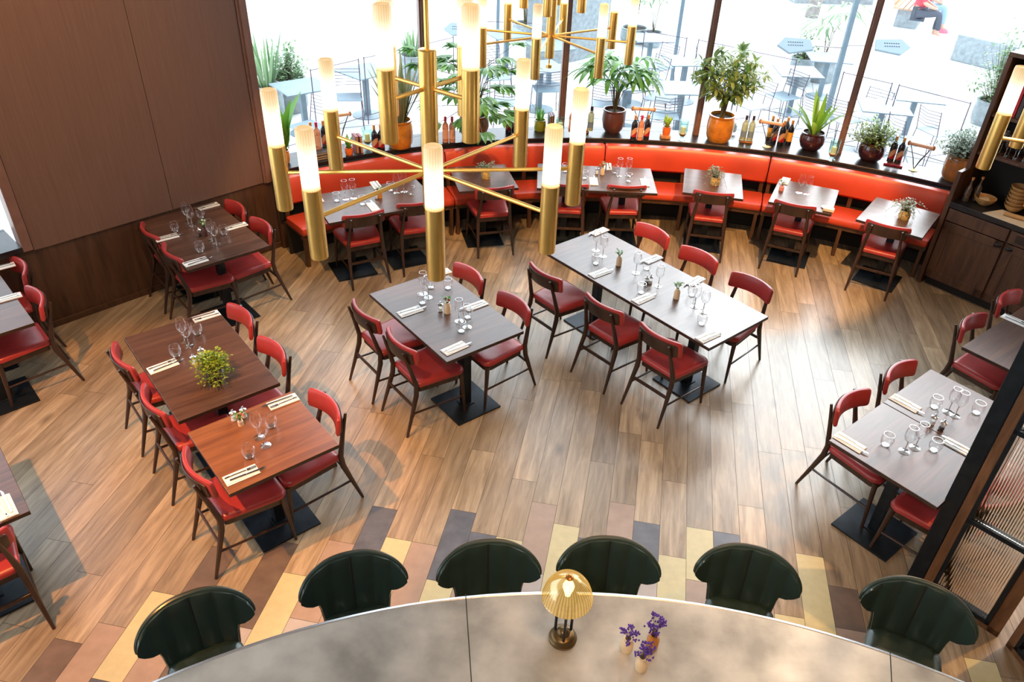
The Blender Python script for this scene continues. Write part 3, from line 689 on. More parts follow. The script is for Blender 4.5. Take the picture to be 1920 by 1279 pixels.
flowerjar(839, 586, 'tan stoneware jug of red tulips on the middle table', 'stone', 'tulip', 'l_green', .095, .028, n=8)
flowerjar(1160, 497, 'tan vase of white flowers, farther one on the longest table', 'stone', 'petal', 'l_green', .095, .026)
flowerjar(1268, 559, 'tan vase of white flowers, nearer one on the longest table', 'stone', 'petal', 'l_green', .095, .026)
flowerjar(386, 442, 'dark brown vase of white flowers by the bronze panel wall', 'brownpot', 'petal', 'l_green', .10, .026)
flowerjar(452, 797, 'tiny clay pot of pink flowers on the warm-lit table', 'stone', 'pinkp', 'l_green', .05, .018, fh=.03)
flowerjar(713, 371, 'small amber jar of greenery on the leftmost banquette table', 'amber', 'petal', 'l_green', .07, .022)
flowerjar(1129, 327, 'tan vase of pink flowers on the wide middle banquette table', 'stone', 'pinkp', 'l_green', .085, .024)
flowerjar(1464.5, 357, 'small pink jar with leaves on the banquette table', 'pinkp', 'petal', 'l_green', .06, .026)
o = MB().lathe([(.001, 0), (.045, .0), (.052, .012), (.048, .012), (.040, .004), (.001, .004)], 20).build('saucer', K['white']); o.location = at(1549, 390, ZT); tag(o, 'small white dish on the banquette table with pink jar', 'dish')
o = MB().box((0, 0, .02), (.11, .07, .03)).build('folded_card', K['cream'], smooth=False, bevel=.004); o.location = at(1553, 396, ZT); o.rotation_euler.z = rad(-24); tag(o, 'pale folded napkin block beside white dish near banquette edge', 'napkin')

# ------------------------------------------------------------------ plants
def pot(t, r, h, m_, belly=1.0, foot=.8, lip=True, rim=None):
    rim = rim or r
    MB().lathe([(.001, 0), (r * foot, 0), (r * (foot + belly) / 1.9, h * .18), (r * belly, h * .5), (r * belly * .985, h * .72), (rim * .93, h * .9), (rim * .99, h * .95), (rim, h), (rim * .86, h), (rim * .84, h * .86)], 32).build('pot', K[m_], t)
    MB().lathe([(rim * .86, h * .88), (rim * .4, h * .9), (.001, h * .91)], 20).build('soil', K['soil'], t)
def plant(px, py, label, r, h, potm, kind, H, leafm, z=.9, belly=1.0, foot=.8, spread=.25, n=40, ll=.1, lw=.03, name='potted_plant', rim=None, seed=1, loc=None, cat='plant', hasrim=True):
    random.seed(seed)
    t = thing(name, label, cat, loc if loc is not None else at(px, py, z)); pot(t, r, h, potm, belly, foot, rim=rim)
    L_ = MB(); St = MB()
    if kind == 'blades':      # upright sword leaves
        for k in range(n):
            a = random.uniform(0, 2 * pi); sp = random.uniform(.0, spread)
            L_.leaf((cos(a) * r * .4, sin(a) * r * .4, h * .85), (cos(a) * sp, sin(a) * sp, 1), H * random.uniform(.6, 1), lw * random.uniform(.7, 1.1), random.uniform(0, .35), 6)
    elif kind == 'broad':     # rosette of big leaves
        for k in range(n):
            a = k * 2.4 + random.uniform(-.3, .3); u = random.uniform(.25, 1) if k else 0
            L_.leaf((cos(a) * r * .2, sin(a) * r * .2, h * .85), (cos(a) * spread * u, sin(a) * spread * u, 1), H * random.uniform(.55, 1), lw * random.uniform(.8, 1.1), random.uniform(.2, .9), 7)
    elif kind == 'fan':       # arching stems each ending in a spray of long leaves
        for k in range(n):
            a = k * 2.4 + random.uniform(-.4, .4); u = random.uniform(.35, 1)
            top = Vector((cos(a) * spread * u, sin(a) * spread * u, h + H * random.uniform(.55, 1)))
            St.tube([(0, 0, h * .85), (top.x * .25, top.y * .25, h + (top.z - h) * .6), top], [.006, .005, .003], 5)
            for j in range(6):
                b = a + (j - 2.5) * .55
                L_.leaf(top, (cos(b), sin(b), random.uniform(.0, .5)), ll * random.uniform(.8, 1.2), lw, random.uniform(.8, 1.8), 6)
    elif kind == 'monstera':
        for k in range(n):
            a = k * 2.4 + random.uniform(-.4, .4); u = random.uniform(.3, 1.1)
            top = Vector((cos(a) * spread * u, sin(a) * spread * u, h + H * random.uniform(-.1, 1)))
            St.tube([(0, 0, h * .85), (top.x * .3, top.y * .3, h + max(.05, top.z - h) * .7 + .05), top], [.006, .005, .003], 5)
            for j in range(7):      # fingered leaf
                b = a + (j - 3) * .38; tn = random.random()
                L_.leaf(top, (cos(b), sin(b), .15 - abs(j - 3) * .02), ll * (1.15 - abs(j - 3) * .13), lw, random.uniform(.6, 1.2), 4, tone=tn)
    elif kind == 'tree':
        ends_ = []
        for k in range(30):
            u = 1 - 2 * (k + .5) / 30; a = k * 2.4; rr_ = (1 - u * u) ** .5 * (.75 + .25 * random.random())
            top = Vector((cos(a) * rr_ * spread, sin(a) * rr_ * spread, h + H * (.62 + .36 * u)))
            mid = Vector((top.x * .12, top.y * .12, h + H * .30))
            St.tube([(cos(a) * r * .12, sin(a) * r * .12, h * .85), mid, mid * .4 + top * .6, top], [.007 if k % 4 == 0 else .003, .005, .003, .0018], 6); ends_ += [top, mid * .25 + top * .75]
        per = max(1, n // len(ends_))
        for e in ends_:
            for j in range(per):
                d = Vector((random.gauss(0, 1), random.gauss(0, 1), random.uniform(-.5, 1))).normalized()
                L_.leaf(e + d * .015, d, ll * random.uniform(.7, 1.2), lw, random.uniform(.4, 1.6), 4)
    elif kind == 'bush':
        for k in range(n // 7):
            a = random.uniform(0, 2 * pi); el = random.uniform(.05, 1.4); R_ = random.uniform(.5, 1)
            e = Vector((cos(a) * cos(el) * spread * R_, sin(a) * cos(el) * spread * R_, h * .95 + sin(el) * H * R_)); St.tube([(e.x * .1, e.y * .1, h * .85), e * .5 + Vector((0, 0, h * .5 + .03)), e], [.003, .002, .001], 4)
            for j in range(7):
                q = e * random.uniform(.55, 1) + Vector((random.gauss(0, .012), random.gauss(0, .012), h * .2 + random.gauss(0, .012)))
                d = Vector((random.gauss(0, 1), random.gauss(0, 1), random.uniform(-.2, 1))).normalized(); L_.leaf(q, d, ll * random.uniform(.7, 1.2), lw, random.uniform(.2, 1), 3)
    elif kind == 'trail':
        for k in range(n // 9):
            a = random.uniform(0, 2 * pi); R_ = random.uniform(.3, 1) * spread; hh = random.uniform(.3, 1) * H; dn = random.choice([0, 0, .6, 1])
            pts_ = [Vector((0, 0, h * .9)), Vector((cos(a) * R_ * .5, sin(a) * R_ * .5, h + hh)), Vector((cos(a + .2) * R_, sin(a + .2) * R_, max(.01, (h + hh * .5) * (1 - dn))))]
            St.tube(pts_, .0012, 4)
            for j in range(9):
                s_ = (j + 2) / 11; q = pts_[0] * (1 - s_) ** 2 + pts_[1] * 2 * s_ * (1 - s_) + pts_[2] * s_ * s_ if False else (pts_[1] * (1 - max(0, s_ * 2 - 1)) + pts_[2] * max(0, s_ * 2 - 1) if s_ > .5 else pts_[0] * (1 - s_ * 2) + pts_[1] * s_ * 2)
                d = Vector((random.gauss(0, 1), random.gauss(0, 1), random.uniform(-.1, .9))).normalized(); L_.leaf(q, d, ll, lw, .5, 2)
    if L_.v: L_.build('foliage', K[leafm], t, tone=True)
    if St.v: St.build('stems', K['stem'], t)
    return t
plant(533, 305, 'broad dark-leaved plant in a yellow pot beside the panel wall', .07, .14, 'amber', 'broad', .68, 'l_green', n=11, spread=.36, lw=.17, seed=3)
plant(655, 290, 'small leafy plant in a bright orange pot, left window ledge', .045, .085, 'orange', 'broad', .17, 'l_green', n=9, spread=.5, lw=.04, seed=4)
plant(750, 274, 'snake plant in a big amber glazed pot on the ledge', .15, .31, 'amber', 'blades', .80, 'l_snake', n=44, spread=.55, lw=.065, belly=1.02, foot=.8, seed=5)
plant(888, 258, 'split-leaf monstera in a large brown textured pot', .17, .28, 'bark', 'monstera', .70, 'l_green', n=52, spread=.60, ll=.22, lw=.07, belly=1.05, foot=.55, seed=9)
plant(1012, 244, 'spiky grass plant in an olive green pot', .07, .13, 'olive', 'blades', .20, 'l_green', n=22, spread=.5, lw=.014, belly=1, foot=.9, seed=7)
plant(1148, 247, 'large drooping-leaf plant in a brown matte pot', .14, .28, 'brownpot', 'fan', .62, 'l_green', n=20, spread=.34, ll=.30, lw=.065, belly=1.0, foot=.6, seed=8)
plant(1248, 250, 'small leafy plant in an orange pot on a wood block', .048, .095, 'orange', 'broad', .17, 'l_bright', n=10, spread=.6, lw=.045, seed=10, loc=at(1248, 257, .9) + Vector((0, 0, .036)))
plant(1346, 262, 'branching indoor tree in a big amber glazed pot', .16, .31, 'amber', 'tree', .74, 'l_tree', n=1000, spread=.38, ll=.125, lw=.040, foot=.78, seed=11)
plant(1518, 280, 'strappy bright-leaved plant in a dark plum glazed pot', .14, .21, 'plum', 'broad', .56, 'l_bright', n=15, spread=1.1, lw=.065, belly=1.04, foot=.6, seed=12)
plant(1629, 300, 'bushy small-leaved plant in a dark plum glazed pot', .145, .22, 'plum', 'bush', .26, 'l_tree', n=900, spread=.32, ll=.045, lw=.022, belly=1.04, foot=.6, seed=13)
plant(1788, 335, 'silvery bush in an amber pot at the right ledge end', .15, .28, 'amber2', 'bush', .32, 'l_silver', n=1300, spread=.36, ll=.045, lw=.020, foot=.8, seed=14)
# table plants
plant(405, 713, 'bright green trailing plant in a dark striped pot', .062, .11, 'plum', 'trail', .12, 'l_bright', z=ZT, n=1300, spread=.16, ll=.022, lw=.018, seed=15, foot=.85)
plant(911, 334, 'straw pot of trailing white-flowered plant, left banquette table', .05, .09, 'weave', 'trail', .11, 'l_silver', z=ZT, n=220, spread=.17, ll=.026, lw=.019, seed=16, foot=.9)
plant(1340, 346, 'straw pot of trailing white-flowered plant below amber pot tree', .052, .09, 'weave', 'trail', .12, 'l_silver', z=ZT, n=240, spread=.18, ll=.026, lw=.019, seed=17, foot=.9)
plant(1694, 410, 'straw pot of trailing plant on the rightmost banquette table', .055, .095, 'weave', 'trail', .12, 'l_silver', z=ZT, n=330, spread=.20, ll=.026, lw=.019, seed=18, foot=.9)
random.seed(21)

# ------------------------------------------------------------------ bottles, candles, books, folding seats on the ledge
def mk_bottle(kind):
    t = thing('wine_bottle', '', 'bottle')
    body = {'d': 'botd', 'r': 'rose', 'w': 'whitew', 'o': 'botd'}[kind]
    MB().lathe([(.001, .003), (.030, 0), (.036, .004), (.036, .185), (.033, .205), (.020, .225), (.0145, .238), (.0140, .29), (.001, .292)], 18).build('glass_body', K[body], t)
    MB().lathe([(.0150, .245), (.0155, .292), (.013, .297), (.001, .298)], 14).build('foil_cap', K[{'d': 'foil', 'r': 'foilr', 'w': 'foilk', 'o': 'foil'}[kind]], t)
    m = MB(); R = .0366; z0, z1 = (.045, .155) if kind != 'w' else (.04, .115)
    vs = []; n = 12
    for i in range(n + 1):
        a = -pi / 2 - 1.25 + 2.5 * i / n; vs += [(R * cos(a), R * sin(a), z0), (R * cos(a), R * sin(a), z1)]
    m.add(vs, [(2 * i, 2 * i + 2, 2 * i + 3, 2 * i + 1) for i in range(n)])
    m.build('paper_label', K[{'d': 'dlab', 'r': 'plab', 'w': 'blab', 'o': 'olab'}[kind]], t)
    return t
BP = {k: P(mk_bottle(k)) for k in 'drwo'}
BT = [(587, 279, 'd', 'dark wine bottle on the book stack, left', .068), (597.5, 279, 'r', 'pale rose bottle on the book stack, between dark ones', .068), (610, 276, 'd', 'dark wine bottle on the book stack, right', .068),
      (704, 283, 'd', 'dark wine bottle left of the amber pot, left of pair', 0), (716, 282, 'd', 'dark wine bottle left of the amber pot, right of pair', 0),
      (835.5, 266, 'r', 'rose wine bottle left of the monstera, left of pair', 0), (848, 266, 'r', 'rose wine bottle left of the monstera, right of pair', 0),
      (953, 249, 'd', 'dark wine bottle right of the monstera, left of three', 0), (964, 246, 'd', 'dark wine bottle right of the monstera, middle of three', 0), (974, 249, 'd', 'dark wine bottle right of the monstera, right of three', 0),
      (1071, 247, 'r', 'rose wine bottle on a wood block by the candle glass', .045), (1106, 245, 'w', 'clear wine bottle on a wood block beside brown pot', .045),
      (1187, 262, 'd', 'dark wine bottle left of the rose one, right of brown pot', 0), (1199, 262, 'r', 'rose wine bottle between two dark ones, right of brown pot', 0), (1211, 261, 'd', 'dark wine bottle right of the rose one, by brown pot', 0),
      (1392, 262, 'w', 'white wine bottle with blue label, left of pair', .03), (1405, 263, 'w', 'white wine bottle with blue label, right of pair', .03),
      (1441, 262, 'o', 'dark bottle with orange label, leftmost of the ledge cluster', 0), (1449, 268, 'd', 'dark bottle second from left in the ledge cluster', 0), (1462, 272, 'd', 'dark bottle in front middle of the ledge cluster', 0), (1469, 265, 'o', 'dark bottle at the back of the ledge cluster', 0), (1477, 271, 'o', 'dark bottle with orange label, rightmost of the cluster', 0),
      (1668, 303, 'd', 'dark wine bottle on a red book, left of pair', .05), (1682, 306, 'd', 'dark wine bottle on a red book, right of pair', .05)]
for a, b, k, l, dz in BT:
    q = at(a, b, .9 + dz); BP[k](q, math.atan2(q.y, q.x) - pi / 2, l, 'wine bottles on the window ledge')
def block(px, py, z, w, d, h, rz, m_, name, label, cat, group=None):
    o = MB().box((0, 0, h / 2), (w, d, h)).build(name, K[m_], smooth=False, bevel=.003); o.location = at(px, py, z) if not isinstance(px, Vector) else px; o.rotation_euler.z = rz; tag(o, label, cat, group); return o
def book(loc, w, d, h, rz, cover, label, rot=None, group=None):
    t = thing('book', label, 'book', loc, rz, group)
    if rot: t.rotation_euler = rot
    MB().box((0, 0, h / 2), (w - .012, d - .010, h - .006)).build('pages', K['bookt'], t, smooth=False)
    m = MB(); m.box((0, 0, .0015), (w, d, .003)); m.box((0, 0, h - .0015), (w, d, .003)); m.box((-w / 2 + .0015, 0, h / 2), (.003, d, h)); m.build('cover', K[cover], t, smooth=False)
    return t
q = at(605, 293, .9); r30 = rad(36)
for i, (dx, w_) in enumerate([(0.02, .27), (.02, .27), (-.01, .22)]):
    book(q + Vector((dx, 0, .023 * i)), w_, .17, .0225, r30, 'bookd', ['bottom', 'middle', 'top'][i] + ' book of the flat stack under wine bottles', group='flat stack of books')
for i in range(2):
    q = at(668 + i * 8, 284, .9); book(q + Vector((0, 0, 0)), .035, .13, .19, rad(30), 'bookr', ['left', 'right'][i] + ' of two standing dark red books on the ledge', group='standing red books')
for i in range(3):
    q = at(1029 + i * 3.5, 246 - i, .9); book(q, .022, .14, .2, rad(8), ['bookd', 'bookr', 'bookd'][i], ['left', 'middle', 'right'][i] + ' standing book beside the olive grass pot', group='standing books by olive pot')
q = at(1675, 309, .9); 
block(q, 0, 0, .2, .13, .022, rad(-28), 'bookr2', 'book', 'flat red book under two dark wine bottles', 'book')
block(q + Vector((0, .0, .022)), 0, 0, .14, .06, .022, rad(-28), 'board', 'wood_block', 'small wood block on the flat red book', 'block')
for p_ in ((1668, 303), (1682, 306)): pass
block(1088, 247, .9, .20, .10, .042, rad(0), 'board', 'wood_block', 'wood block under rose and clear bottles', 'block')
block(1247, 258, .9, .12, .09, .034, rad(-3), 'board', 'wood_block', 'rough wood block under the small orange pot', 'block')
block(1398, 265, .9, .15, .11, .028, rad(-8), 'board', 'wood_block', 'light wood block under two white wine bottles', 'block')
def candleglass(px, py, label, H=.24, R=.052):
    t = thing('candle_holder', label, 'candle holder', at(px, py, .9))
    MB().lathe([(.001, .004), (R * .8, 0), (R * .85, .008), (R * .45, .022), (R * .4, .04), (R * .75, .06), (R, .09), (R, H * .85), (R * 1.08, H), (R * 1.03, H), (R * .96, H * .85), (R * .94, .1)], 20).build('glass', K['aqua'], t)
    MB().lathe([(.001, .06), (.030, .062), (.030, .150), (.026, .156), (.001, .154)], 14).build('candle', K['candle'], t)
    MB().lathe([(.001, .044), (R * .5, .046), (R * .85, .075), (.001, .076)], 14).build('gravel', K['board'], t)
    return t
candleglass(690, 276, 'aqua glass candle holder beside the dark red books', .22, .06)
candleglass(1049, 254, 'aqua glass candle holder right of the olive grass pot', .21)
candleglass(1278, 262, 'tall aqua glass candle holder beside small orange pot')
candleglass(1558, 300, 'aqua glass candle holder between the two plum pots')
def folding(px, py, toppts, label):
    b = at(px, py, .9); t = thing('folding_stick_seat', label, 'stick seat', b)
    MB().lathe([(.001, .012), (.012, .02), (.030, .016), (.052, .006), (.05, 0), (.001, 0)], 18).build('disc_foot', K['brass'], t)
    w = toppts; d = Vector((cos(w), sin(w), 0))
    for s in (-1, 1): MB().tube([(0, 0, .01), d * s * .04 + Vector((0, 0, .13)), d * s * .105 + Vector((0, 0, .27))], [.005, .008 if s > 0 else .005, .005], 6).build('leg', K['dwood'], t)
    MB().tube([d * -.125 + Vector((0, 0, .285)), d * .125 + Vector((0, 0, .285))], .02, 10).build('handle_bar', K['leather'], t)
    for s in (-1, 1): MB().lathe([(.001, -.03), (.014, -.022), (.02, 0), (.014, .022), (.001, .03)], 8, d * s * .128 + Vector((0, 0, .285))).build('end_knob', K['board'], t)
    return t
folding(640, 262, rad(30), 'folded stick seat with leather bar above red books')
folding(966, 254, rad(5), 'folded stick seat behind the bottles by the monstera')
folding(1201, 248, rad(-3), 'folded stick seat behind bottles, right of brown pot')
folding(1437, 275, rad(-22), 'folded stick seat before the cluster of dark bottles')
folding(1712, 319, rad(-36), 'folded stick seat near the silvery bush')

# ------------------------------------------------------------------ chandeliers
def mk_chandelier(label, cx, cy, zj, rot0, tiers=True, R=.598):
    t = thing('chandelier', label, 'chandelier', (cx, cy, 0), 0, 'brass tube chandeliers')
    za = zj - .112
    bm_ = MB().lathe([(.001, -.268), (.032, -.268), (.033, -.262), (.033, 0), (.030, 0)], 24); gm = MB().lathe([(.031, -.004), (.031, .208), (.029, .217), (.026, .219), (.022, .214), (.001, .213)], 44, rib=.03, ribn=1)
    bme = gme = None
    def lamp(x, y, z):
        nonlocal bme, gme
        if bme is None:
            b = bm_.build('brass_sleeve', K['brass'], t); g_ = gm.build('glass_shade', K['lampglass'], t); bme, gme = b.data, g_.data
        else:
            b = bpy.data.objects.new('brass_sleeve', bme); g_ = bpy.data.objects.new('glass_shade', gme); COL.objects.link(b); COL.objects.link(g_); b.parent = t; g_.parent = t
        b.location = (x, y, z); g_.location = (x, y, z); g_.visible_shadow = True
    MB().lathe([(.001, za - .16), (.034, za - .16), (.035, za - .15), (.035, za + .475), (.030, za + .478), (.001, za + .478)], 28).build('centre_column', K['brass'], t)
    MB().tube([(0, 0, za + .47), (0, 0, 5.4)], .0095, 10).build('hanging_rod', K['brass'], t)
    MB().lathe([(.001, za - .235), (.024, za - .235), (.024, za - .21), (.006, za - .208), (.006, za - .16)], 16).build('bottom_knob', K['brass'], t)
    for k in range(8):
        a = rad(rot0 + 45 * k); lamp(R * cos(a), R * sin(a), zj)
        MB().tube([(.03 * cos(a), .03 * sin(a), za), ((R - .03) * cos(a), (R - .03) * sin(a), za)], .0085, 8).build('arm', K['brass'], t)
    if tiers:
        for k in range(4):
            a = rad(rot0 + 45 + 90 * k); lamp(.215 * cos(a), .215 * sin(a), zj + .335)
            MB().tube([(.03 * cos(a), .03 * sin(a), za + .335), (.19 * cos(a), .19 * sin(a), za + .335)], .0085, 8).build('arm', K['brass'], t)
    return t
mk_chandelier('large brass chandelier with glowing tubes hanging nearest the camera, centre left', -.358, 2.975, 3.0, 7.7)
mk_chandelier('brass chandelier hanging farther back by the windows', .201, 6.06, 2.83, 34)
mk_chandelier('brass chandelier cut by the right edge of the view', 2.83, 3.42, 3.0, 22)

# ------------------------------------------------------------------ bar
BC = Vector((.406, -1.153, 0)); BR = 3.471
def barc(R, a, z): return Vector((BC.x + R * cos(rad(a)), BC.y + R * sin(rad(a)), z))
def barband(mb, R0, R1, a0, a1, z0, z1, n=60):
    vs = []
    for i in range(n + 1):
        a = a0 + (a1 - a0) * i / n; vs += [barc(R0, a, z0), barc(R1, a, z0), barc(R1, a, z1), barc(R0, a, z1)]
    fs = [(i * 4 + k, i * 4 + (k + 1) % 4, i * 4 + 4 + (k + 1) % 4, i * 4 + 4 + k) for i in range(n) for k in range(4)] + [(3, 2, 1, 0), (n * 4, n * 4 + 1, n * 4 + 2, n * 4 + 3)]
    mb.add(vs, fs); return mb
t = thing('bar_counter', 'curved pewter-topped bar counter along the bottom of the view', 'bar', (0, 0, 0))
barband(MB(), BR - 1.0, BR - .012, 30, 150, 1.06, 1.10).build('countertop', K['zinc'], t, bevel=.003)
m = MB(); k_ = []
for i in range(61):
    a = 30 + 2 * i; k_.append(barc(BR - .014, a, 1.083))
m.tube(k_, .019, 8); m.build('rounded_edge', K['zedge'], t)
barband(MB(), 3.08, 3.16, 32, 148, 0, 1.06).build('front_panel', K['wains'], t)
for a, b, c, d in [(873, 1114, 884, 1279), (1669, 1224, 1672, 1279)]:
    p0, p1 = at(a, b, 1.1005), at(c, d, 1.1005); dd = (p1 - p0).normalized(); p1 = p0 + dd * .9
    m = MB(); m.tube([p0, p1], .0022, 4); m.build('joint', K['void'], t)
# lamp on the bar
t = thing('table_lamp', 'glowing ribbed glass table lamp on the bar', 'lamp', at(1055, 1197, 1.1005))
MB().lathe([(.001, 0), (.062, 0), (.063, .012), (.056, .02), (.054, .03), (.046, .038), (.030, .042), (.028, .055), (.018, .066), (.001, .07)], 28).build('base', mat('aged_brass', (.14, .085, .035), .35, metal=.85), t)
for k in range(3):
    a = rad(90 + 120 * k + 180); MB().tube([(.040 * cos(a), .040 * sin(a), .03), (.040 * cos(a), .040 * sin(a), .285)], .0065, 8).build('rod', K['iron'], t)
MB().lathe([(.001, .283), (.048, .283), (.048, .289), (.001, .289)], 16).build('support_ring', K['iron'], t)
def shade_mat():
    m = bpy.data.materials.new('ribbed_amber_glass'); m.use_nodes = True; N = m.node_tree.nodes; L = m.node_tree.links; N.clear()
    o = N.new('ShaderNodeOutputMaterial'); mx = N.new('ShaderNodeMixShader'); mx.inputs[0].default_value = .75; tr = N.new('ShaderNodeBsdfTransparent'); tr.inputs[0].default_value = (1, .86, .5, 1)
    em = N.new('ShaderNodeEmission'); em.inputs[0].default_value = (1, .58, .14, 1); em.inputs[1].default_value = 1.0
    gl = N.new('ShaderNodeBsdfGlossy'); gl.inputs['Roughness'].default_value = .12; gl.inputs[0].default_value = (1, .85, .6, 1); ad = N.new('ShaderNodeMixShader'); ad.inputs[0].default_value = .3
    tc = N.new('ShaderNodeTexCoord'); gr = N.new('ShaderNodeTexGradient'); gr.gradient_type = 'RADIAL'; L.new(tc.outputs['Object'], gr.inputs[0]); mu = N.new('ShaderNodeMath'); mu.operation = 'MULTIPLY'; mu.inputs[1].default_value = 2 * pi * 44; L.new(gr.outputs['Fac'], mu.inputs[0]); sn = N.new('ShaderNodeMath'); sn.operation = 'SINE'; L.new(mu.outputs[0], sn.inputs[0]); ma = N.new('ShaderNodeMath'); ma.operation = 'MULTIPLY_ADD'; ma.inputs[1].default_value = .28; ma.inputs[2].default_value = .85; L.new(sn.outputs[0], ma.inputs[0]); L.new(ma.outputs[0], em.inputs[1])
    L.new(em.outputs[0], ad.inputs[1]); L.new(gl.outputs[0], ad.inputs[2]); L.new(tr.outputs[0], mx.inputs[1]); L.new(ad.outputs[0], mx.inputs[2]); L.new(mx.outputs[0], o.inputs[0])
    return m
sh = MB().lathe([(.018, .418), (.030, .412), (.052, .398), (.075, .375), (.092, .345), (.101, .315), (.105, .292), (.1075, .288), (.104, .284)], 96, rib=.022, ribn=1).build('shade', shade_mat(), t)
MB().lathe([(.001, .30), (.012, .305), (.014, .32), (.022, .345), (.025, .362), (.018, .382), (.001, .388)], 14).build('bulb', mat('bulb_glow', (1, .9, .7), .4, emit=(1, .75, .4), es=14), t)
MB().lathe([(.018, .414), (.016, .420), (.008, .424), (.006, .432), (.001, .434)], 12).build('finial', mat('finial_brass', (.45, .2, .06), .3, metal=.9), t)
# vases on the bar
def statice(px, py, label, seed, potm='stone', big=1.0):
    random.seed(seed); t = thing('flower_vase', label, 'vase', at(px, py, 1.1005))
    MB().lathe([(.001, 0), (.026, 0), (.0275, .004), (.0275, .055), (.019, .068), (.017, .078), (.019, .082), (.013, .082), (.013, .07)], 20).build('jar', K[potm], t)
    g_, f_ = MB(), MB()
    for k in range(int(20 * big)):
        a = random.uniform(0, 2 * pi); R_ = random.uniform(.0, 1) ** .6 * .04; q = Vector((cos(a) * R_, sin(a) * R_, .085 + random.uniform(.1, 1) * .085 * big))
        g_.tube([(0, 0, .07), q * .5 + Vector((0, 0, .05)), q], .0009, 4)
        for j in range(5):
            c = q + Vector((random.gauss(0, .006), random.gauss(0, .006), random.gauss(0, .006))); f_.lathe([(.001, -.004), (.0045, -.001), (.004, .003), (.001, .005)], 6, c)
    g_.build('stems', K['stem'], t); f_.build('blossoms', K['purple'], t)
statice(1174, 1218, 'left cream jar of purple dried flowers on the bar', 31, big=.8)
statice(1201, 1253, 'front cream jar of purple dried flowers on the bar', 32, big=1.0)
statice(1222, 1212, 'rear amber jar of purple dried flowers on the bar', 33, 'amber', big=1.3)
random.seed(41)

# ------------------------------------------------------------------ bar stools
def make_stool():
    t = thing('bar_stool', '', 'bar stool')
    # back shell, concave towards +Y
    XM = .258; ns, nt_ = 64, 16
    def xs_(i):
        s_ = -1 + 2 * i / ns; return XM * math.copysign(sin(abs(s_) * pi / 2) ** .95, s_) * .999
    def surf(s, v, off=0):
        i_ = (s + 1) / 2 * ns; x = xs_(i_); e = abs(x) / XM
        zt = .928 + .138 * max(0, 1 - e ** 2.5) ** .5
        zb = .70 if e < .62 else (.70 + (.835 - .70) * min(1, (e - .62) / .05) ** .7 + (.085 * max(0, (e - .67) / .33) ** 2.2 if e > .67 else 0))
        z = zb + (zt - zb) * v; h = (z - .70) / .39
        y = -.20 - .055 * h + .085 * (abs(x) / .27) ** 2.2
        sm = [0, .10, .19]; dmin = min(abs(abs(x) - q_) for q_ in sm)
        rib = .017 * min(1, dmin / .048) ** .5 * (1 if .03 < v < .985 else .5) if off == 0 else 0
        return Vector((x, y + rib + (0 if off == 0 else -.03), z))
    m = MB(); vs = []
    for side in (0, 1):
        for j in range(nt_ + 1):
            for i in range(ns + 1): vs.append(surf(-1 + 2 * i / ns, j / nt_, side))
    n1 = ns + 1; B0 = n1 * (nt_ + 1); fs = []
    for j in range(nt_):
        for i in range(ns):
            a = j * n1 + i; fs.append((a + 1, a, a + n1, a + n1 + 1)); fs.append((B0 + a, B0 + a + 1, B0 + a + n1 + 1, B0 + a + n1))
    for i in range(ns): fs.append((nt_ * n1 + i + 1, nt_ * n1 + i, B0 + nt_ * n1 + i, B0 + nt_ * n1 + i + 1)); fs.append((i, i + 1, B0 + i + 1, B0 + i))
    for j in range(nt_): fs.append((j * n1, B0 + j * n1, B0 + (j + 1) * n1, (j + 1) * n1)); a = j * n1 + ns; fs.append((a + n1, B0 + a + n1, B0 + a, a))
    m.add(vs, fs); m.build('backrest', K['green'], t)
    rim = [surf(-1 + 2 * i / ns, 0, 1) + Vector((0, .015, 0)) for i in range(10, 0, -1)][:0] + [surf(-1 + 2 * i / ns, 0, 1) + Vector((0, .015, 0)) for i in range(ns // 2 - 9, 0, -1)] + [surf(-1, j / nt_, 1) + Vector((0, .015, 0)) for j in range(nt_ + 1)] + [surf(-1 + 2 * i / ns, 1, 1) + Vector((0, .015, 0)) for i in range(1, ns + 1)] + [surf(1, 1 - j / nt_, 1) + Vector((0, .015, 0)) for j in range(1, nt_ + 1)] + [surf(1 - 2 * i / ns, 0, 1) + Vector((0, .015, 0)) for i in range(1, ns // 2 - 8)]
    MB().tube(rim, .011, 8).build('piping', K['green'], t)
    for X in (-.19, -.10, 0, .10, .19):
        s0_ = math.copysign(math.asin((abs(X) / XM / .999) ** (1 / .95)) * 2 / pi, X); MB().tube([surf(s0_, v_ / 12) + Vector((0, .0015, 0)) for v_ in range(0, 13)], .0026, 5).build('seam', K['void'], t)
    rim2 = [p + Vector((0, -.012, .004)) for p in rim]; MB().tube(rim2, .005, 6).build('edge_highlight', K['edge_hl'], t)  # thin bronze tube painting in the warm highlight on the leather edge
    ol = rounded([(-.17, -.20), (.17, -.20), (.19, .13), (-.19, .13)], .07)
    layered(MB(), ol, [(.02, .67), (.0, .685), (0, .73), (.02, .75), (.06, .757)], .0).build('seat', K['green'], t)
    for sx in (-1, 1):
        for sy in (-1, 1): MB().tube([(sx * .14, sy * .14, .68), (sx * .2, sy * .2, 0)], [.016, .011], 8).build('leg', K['dwood'], t)
    m = MB(); r_ = .178
    for a, b in (((-1, -1), (1, -1)), ((1, -1), (1, 1)), ((1, 1), (-1, 1)), ((-1, 1), (-1, -1))): m.tube([(a[0] * r_, a[1] * r_, .25), (b[0] * r_, b[1] * r_, .25)], .009, 6)
    m.build('footrest', K['brass'], t)
    return t
stool = P(make_stool())
